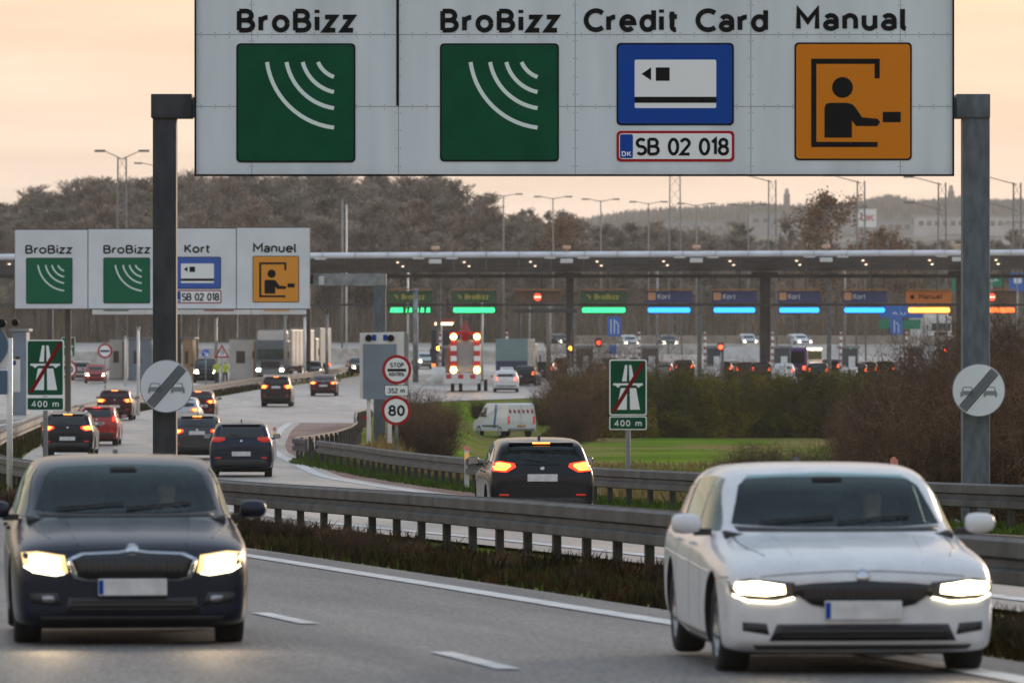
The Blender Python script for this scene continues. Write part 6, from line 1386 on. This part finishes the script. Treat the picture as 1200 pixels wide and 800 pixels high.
l1 = lorry('white lorry with rounded white air deflector and lit headlights coming through the left booths', 334, 455, radians(-9), 2.5, 3.9, 12, mat('lorry steel blue', (.12, .15, .19), .4), white_m, True, cabH=2.9)
mb = MB(); mb.box((0, -4.9, 3.35), (2.3, 1.9, 1.1), .35); mb.build('air_deflector', white_m, l1)
lorry('pale box lorry standing just right of the white lorry with headlights', 362, 470, radians(-6), 2.5, 3.9, 9, grey_m, mat('beige box', (.40, .38, .34), .6, 0, .1, .5), False)
l3 = lorry('teal and white box lorry seen from behind right of the striped truck', 606, 428, pi+radians(-6), 2.4, 3.4, 8, dark_m, mat('teal grey box', (.16, .24, .25), .5, 0, .1, .5), False)
mb = MB(); mb.box((0, 4.02-.12, 1.35), (2.3, .06, .8), .02); mb.build('tail_lift', mat('dark blue tailgate', (.025, .035, .08), .5), l3)
lorry('dark lorry with lit sign board behind the striped truck', 524, 470, pi, 2.5, 3.7, 9, dark_m, mat('charcoal box', (.05, .055, .08), .5), False)
mk = lorry('white tank lorry on the upper road right of the blue direction sign', 1091, 620, radians(10), 2.5, 3.3, 9, white_m, white_m, True)
mb = MB(); mb.lathe([(0, -4.4), (1.0, -4.3), (1.25, -3.9), (1.25, 4.3), (0, 4.5)], (0, .6, 2.6), 20, 'y'); mb.build('tank', mat('cream tank', (.62, .55, .45), .4), mk)
bus = empty('bus', at_car(938, 446), 'small purple and dark bus with red tail lights right of the widest pillar', 'bus', None, pi+radians(-14)); mb = MB(); mb.box((0, 0, 1.45), (2.3, 6.5, 2.3), .15); mb.build('body', mat('purple paint', (.10, .03, .16), .4, 0, .1, 1, coat=.4), bus)
mb = MB(); mb.box((0, 3.26, 1.85), (1.9, .06, .9), .02); mb.build('rear_window', win_m, bus)
for sx in (-1, 1):
    mb = MB(); mb.box((sx*.95, 3.27, 1.0), (.25, .06, .3), .02); mb.build('tail_light', tail_far, bus); mb = MB(); mb.box((sx*1.16, 0, 2.0), (.04, 5.4, .7), .01); mb.build('side_window', win_m, bus)
    for y in (-2, 2): wheel(bus, sx*1.0, y, .4, .25, sx)
# striped crash-cushion truck with amber lights
r = empty('warning_truck', at_car(543, 388), 'road works truck with red and white striped posts and four lit amber lamps', 'lorry'); zb = road_z(388); t = T(r, 543, 400+(ZC-zb)*F/388, F/388)
mb = MB(); mb.box((0, 4.0, 1.9), (2.3, 6.5, 2.3), .08); mb.build('truck_body', mat('orange red truck', (.35, .10, .05), .5, 0, .1, 1), r)
mb = MB(); mb.box((0, 8.2, 1.9), (2.3, 1.9, 2.7), .15); mb.build('cab', mat('orange truck cab', (.42, .14, .05), .4), r)
t.slab('arrow_board', [(535.5, 398), (555, 398), (555, 436), (535.5, 436)], .1, .3, mat('grey board', (.24, .24, .25), .6, 0, .1, 1)); t.slab('round_cover', disc(545, 433, 5.5, 18), .0, .12, mat('pale cover', (.32, .31, .31), .6))
for x in (531.5, 559):
    for i in range(7):
        y0 = 399+i*6.0; t.slab('stripe', [(x-3.6, y0), (x+3.6, y0), (x+3.6, y0+5.9), (x-3.6, y0+5.9)], -.05, .25, swhite if i % 2 else mat('warning red', (.5, .03, .03), .5))
    for y in (394.5, 433.5): t.slab('amber_lamp', disc(x, y, 3.8, 18), -.16, -.02, mat('amber lamp glow', (1, .6, .15), .4, emit=(1, .52, .12), es=9))
t.slab('top_bar', [(527, 389), (563, 389), (563, 392), (527, 392)], .0, .2, sred); t.slab('warning_triangle', [(537.5, 389), (552, 389), (545, 375)], .0, .1, mat('faded red board', (.30, .06, .06), .5)); t.slab('centre_lamp', rrect(541, 391, 549, 399, 1), -.05, .1, sred)
t.slab('base_panel', [(520, 437), (563, 437), (563, 449), (520, 449)], -.4, .6, white_m)
for i in range(3): x = 523+i*14; t.slab('red_square', [(x, 438.5), (x+6, 438.5), (x+6, 443.5), (x, 443.5)], -.42, -.399, MATS['warning red'])
for x in (-.75, -.2, 1.05, 1.5): mb = MB(); mb.lathe([(0, -.12), (.4, -.12), (.42, .12), (0, .12)], (x, 1.5 if x < 1 else 5, .42), 20, 'x'); mb.build('wheel', rubber, r)
# lit truck sign (pink white) behind it
r = empty('truck_sign', at_car(517, 462), 'pink and yellow lit board on a post above the dark lorry', 'sign'); zb = road_z(462); t = T(r, 517, 400+(ZC-zb)*F/462, F/462)
t.slab('board', [(508.5, 373), (533, 373), (533, 377.5), (508.5, 377.5)], -.1, .1, mat('pink board', (.5, .16, .14), .5)); t.slab('lit_strip', [(509.5, 377.6), (532, 377.6), (530, 381), (509.5, 381)], -.15, .1, mat('pale strip glow', (1, .85, .6), .5, emit=(1, .78, .5), es=1.6, sample=False)); mb = MB(); mb.tube((0, .2, 0), (0, .2, t.p(0, 376)[1]), .08, .08, 8); mb.build('post', grey_m, r)
# workers in high visibility jackets
def person(px, Y, label, h, coat_c):
    r = empty('person', at_car(px, Y), label, 'person', 'workers at the left toll booths'); k = h/1.78
    J = {'pel': ((0, 0, .95), .15), 'che': ((0, 0, 1.32), .19), 'nek': ((0, 0, 1.52), .07), 'hed': ((0, -.01, 1.66), .105), 'top': ((0, 0, 1.74), .08), 'ls': ((-.20, 0, 1.42), .07), 'le': ((-.27, .02, 1.14), .05), 'lh': ((-.25, -.10, .90), .035), 'rs': ((.20, 0, 1.42), .07), 're': ((.27, .02, 1.14), .05), 'rh': ((.25, -.10, .90), .035),
         'lk': ((-.11, -.02, .50), .07), 'lf': ((-.12, .02, .09), .05), 'lt': ((-.13, -.13, .04), .04), 'rk': ((.11, -.02, .50), .07), 'rf': ((.12, .02, .09), .05), 'rt': ((.13, -.13, .04), .04), 'lp': ((-.10, 0, .86), .10), 'rp': ((.10, 0, .86), .10)}
    E = [('pel', 'che'), ('che', 'nek'), ('nek', 'hed'), ('hed', 'top'), ('che', 'ls'), ('ls', 'le'), ('le', 'lh'), ('che', 'rs'), ('rs', 're'), ('re', 'rh'), ('pel', 'lp'), ('lp', 'lk'), ('lk', 'lf'), ('lf', 'lt'), ('pel', 'rp'), ('rp', 'rk'), ('rk', 'rf'), ('rf', 'rt')]
    ks = list(J); me = bpy.data.meshes.new('p'); me.from_pydata([tuple(c*k for c in J[a][0]) for a in ks], [(ks.index(a), ks.index(b)) for a, b in E], []); o = bpy.data.objects.new('p', me); C.objects.link(o)
    o.modifiers.new('k', 'SKIN'); 
    for i, a in enumerate(ks): me.skin_vertices[0].data[i].radius = (J[a][1]*k, J[a][1]*k)
    me.skin_vertices[0].data[0].use_root = True; o.modifiers.new('s', 'SUBSURF').levels = 1
    dg = bpy.context.evaluated_depsgraph_get(); dg.update(); m2 = bpy.data.meshes.new_from_object(o.evaluated_get(dg)); bpy.data.objects.remove(o); bpy.data.meshes.remove(me)
    m2.materials.clear()
    for m_ in (mat('dark trousers', (.02, .022, .03), .8), coat_c, mat('skin', (.35, .2, .14), .6)): m2.materials.append(m_)
    for p in m2.polygons: z = p.center.z/k; p.material_index = 0 if z < .92 else (2 if z > 1.54 else 1); p.use_smooth = True
    link('body', m2, r)
def driver(cx, cy, yw, L, label, coat):
    a = radians(yw); z0 = road_z(cy); o_ = Vector((cx, cy, z0)); fx = Vector((cos(a), sin(a), 0)); fy = Vector((-sin(a), cos(a), 0)); p = o_+fx*.36+fy*(-.012*L)
    r = empty('person', (p.x, p.y, z0), label, 'person', None, a)
    J = {'pel': ((0, .05, .52), .17), 'che': ((0, .02, .84), .17), 'nek': ((0, .0, 1.03), .065), 'ls': ((-.19, 0, .96), .065), 'le': ((-.25, -.16, .76), .048), 'lh': ((-.14, -.40, .90), .036), 'rs': ((.19, 0, .96), .065), 're': ((.25, -.16, .76), .048), 'rh': ((.14, -.40, .90), .036), 'lk': ((-.13, -.42, .58), .08), 'rk': ((.13, -.42, .58), .08), 'hd': ((0, -.01, 1.11), .07), 'h2': ((0, -.015, 1.19), .085), 'h3': ((0, .0, 1.26), .065)}
    E = [('pel', 'che'), ('che', 'nek'), ('nek', 'hd'), ('hd', 'h2'), ('h2', 'h3'), ('che', 'ls'), ('ls', 'le'), ('le', 'lh'), ('che', 'rs'), ('rs', 're'), ('re', 'rh'), ('pel', 'lk'), ('pel', 'rk')]
    ks = list(J); me = bpy.data.meshes.new('p'); me.from_pydata([J[q][0] for q in ks], [(ks.index(m), ks.index(n)) for m, n in E], []); o = bpy.data.objects.new('p', me); C.objects.link(o); o.modifiers.new('k', 'SKIN')
    for i, q in enumerate(ks): me.skin_vertices[0].data[i].radius = (J[q][1], J[q][1]*.9)
    me.skin_vertices[0].data[0].use_root = True; ss = o.modifiers.new('s', 'SUBSURF'); ss.levels = 2; ss.render_levels = 2
    dg = bpy.context.evaluated_depsgraph_get(); dg.update(); m2 = bpy.data.meshes.new_from_object(o.evaluated_get(dg)); bpy.data.objects.remove(o); bpy.data.meshes.remove(me); m2.materials.clear()
    for m_ in (coat, mat('skin', (.35, .2, .14), .6)): m2.materials.append(m_)
    for q in m2.polygons: q.material_index = 1 if q.center.z > 1.03 or q.center.y < -.36 and q.center.z > .8 else 0; q.use_smooth = True
    link('body', m2, r); mb = MB(); mb.lathe([(0, -.09), (.06, -.08), (.094, -.03), (.097, .02), (.06, .07), (0, .085)], (0, .022, 1.235), 16, 'z'); mb.build('hair', mat('dark hair', (.02, .014, .01), .7), r)
    mb = MB(); mb.tube((0, -.085, 1.15), (0, -.112, 1.135), .012, .016, 6); mb.build('nose', MATS['skin'], r)
driver(-3.17, 46.2, 6, 4.65, 'driver in dark jacket behind the wheel of the dark oncoming car', mat('navy coat', (.03, .035, .06), .9, spec=.1)); driver(2.22, 40.9, 4.5, 4.5, 'driver in grey jumper behind the wheel of the white oncoming car', mat('grey jumper', (.10, .10, .11), .9, spec=.1))
hv = mat('high visibility jacket', (.40, .48, .03), .7)
person(254, 424, 'worker in yellow green high visibility jacket standing left of the warning triangle post', 1.8, hv); person(264, 426, 'worker in yellow green high visibility jacket standing right of the warning triangle post', 1.75, hv)
# ------------------------------------------------------------------ haze
hz_top = gz(190, 2700)+20
mb = MB(); zt = 125.0; mb.box((0, 3500, (zt-14)/2), (9000, 7600, zt+14))
hm = bpy.data.materials.new('haze'); hm.use_nodes = True; hn = hm.node_tree; hn.nodes.clear(); ho = N(hn, 'ShaderNodeOutputMaterial'); pv = N(hn, 'ShaderNodeVolumePrincipled'); pv.inputs['Color'].default_value = (.93, .90, .88, 1); pv.inputs['Density'].default_value = .00009; pv.inputs['Anisotropy'].default_value = .2
hn.links.new(pv.outputs[0], ho.inputs['Volume'])
o = link('haze', mb.mesh('haze', hm)); setp(o, 'thin pale evening haze over the whole place', 'haze', None, 'stuff')
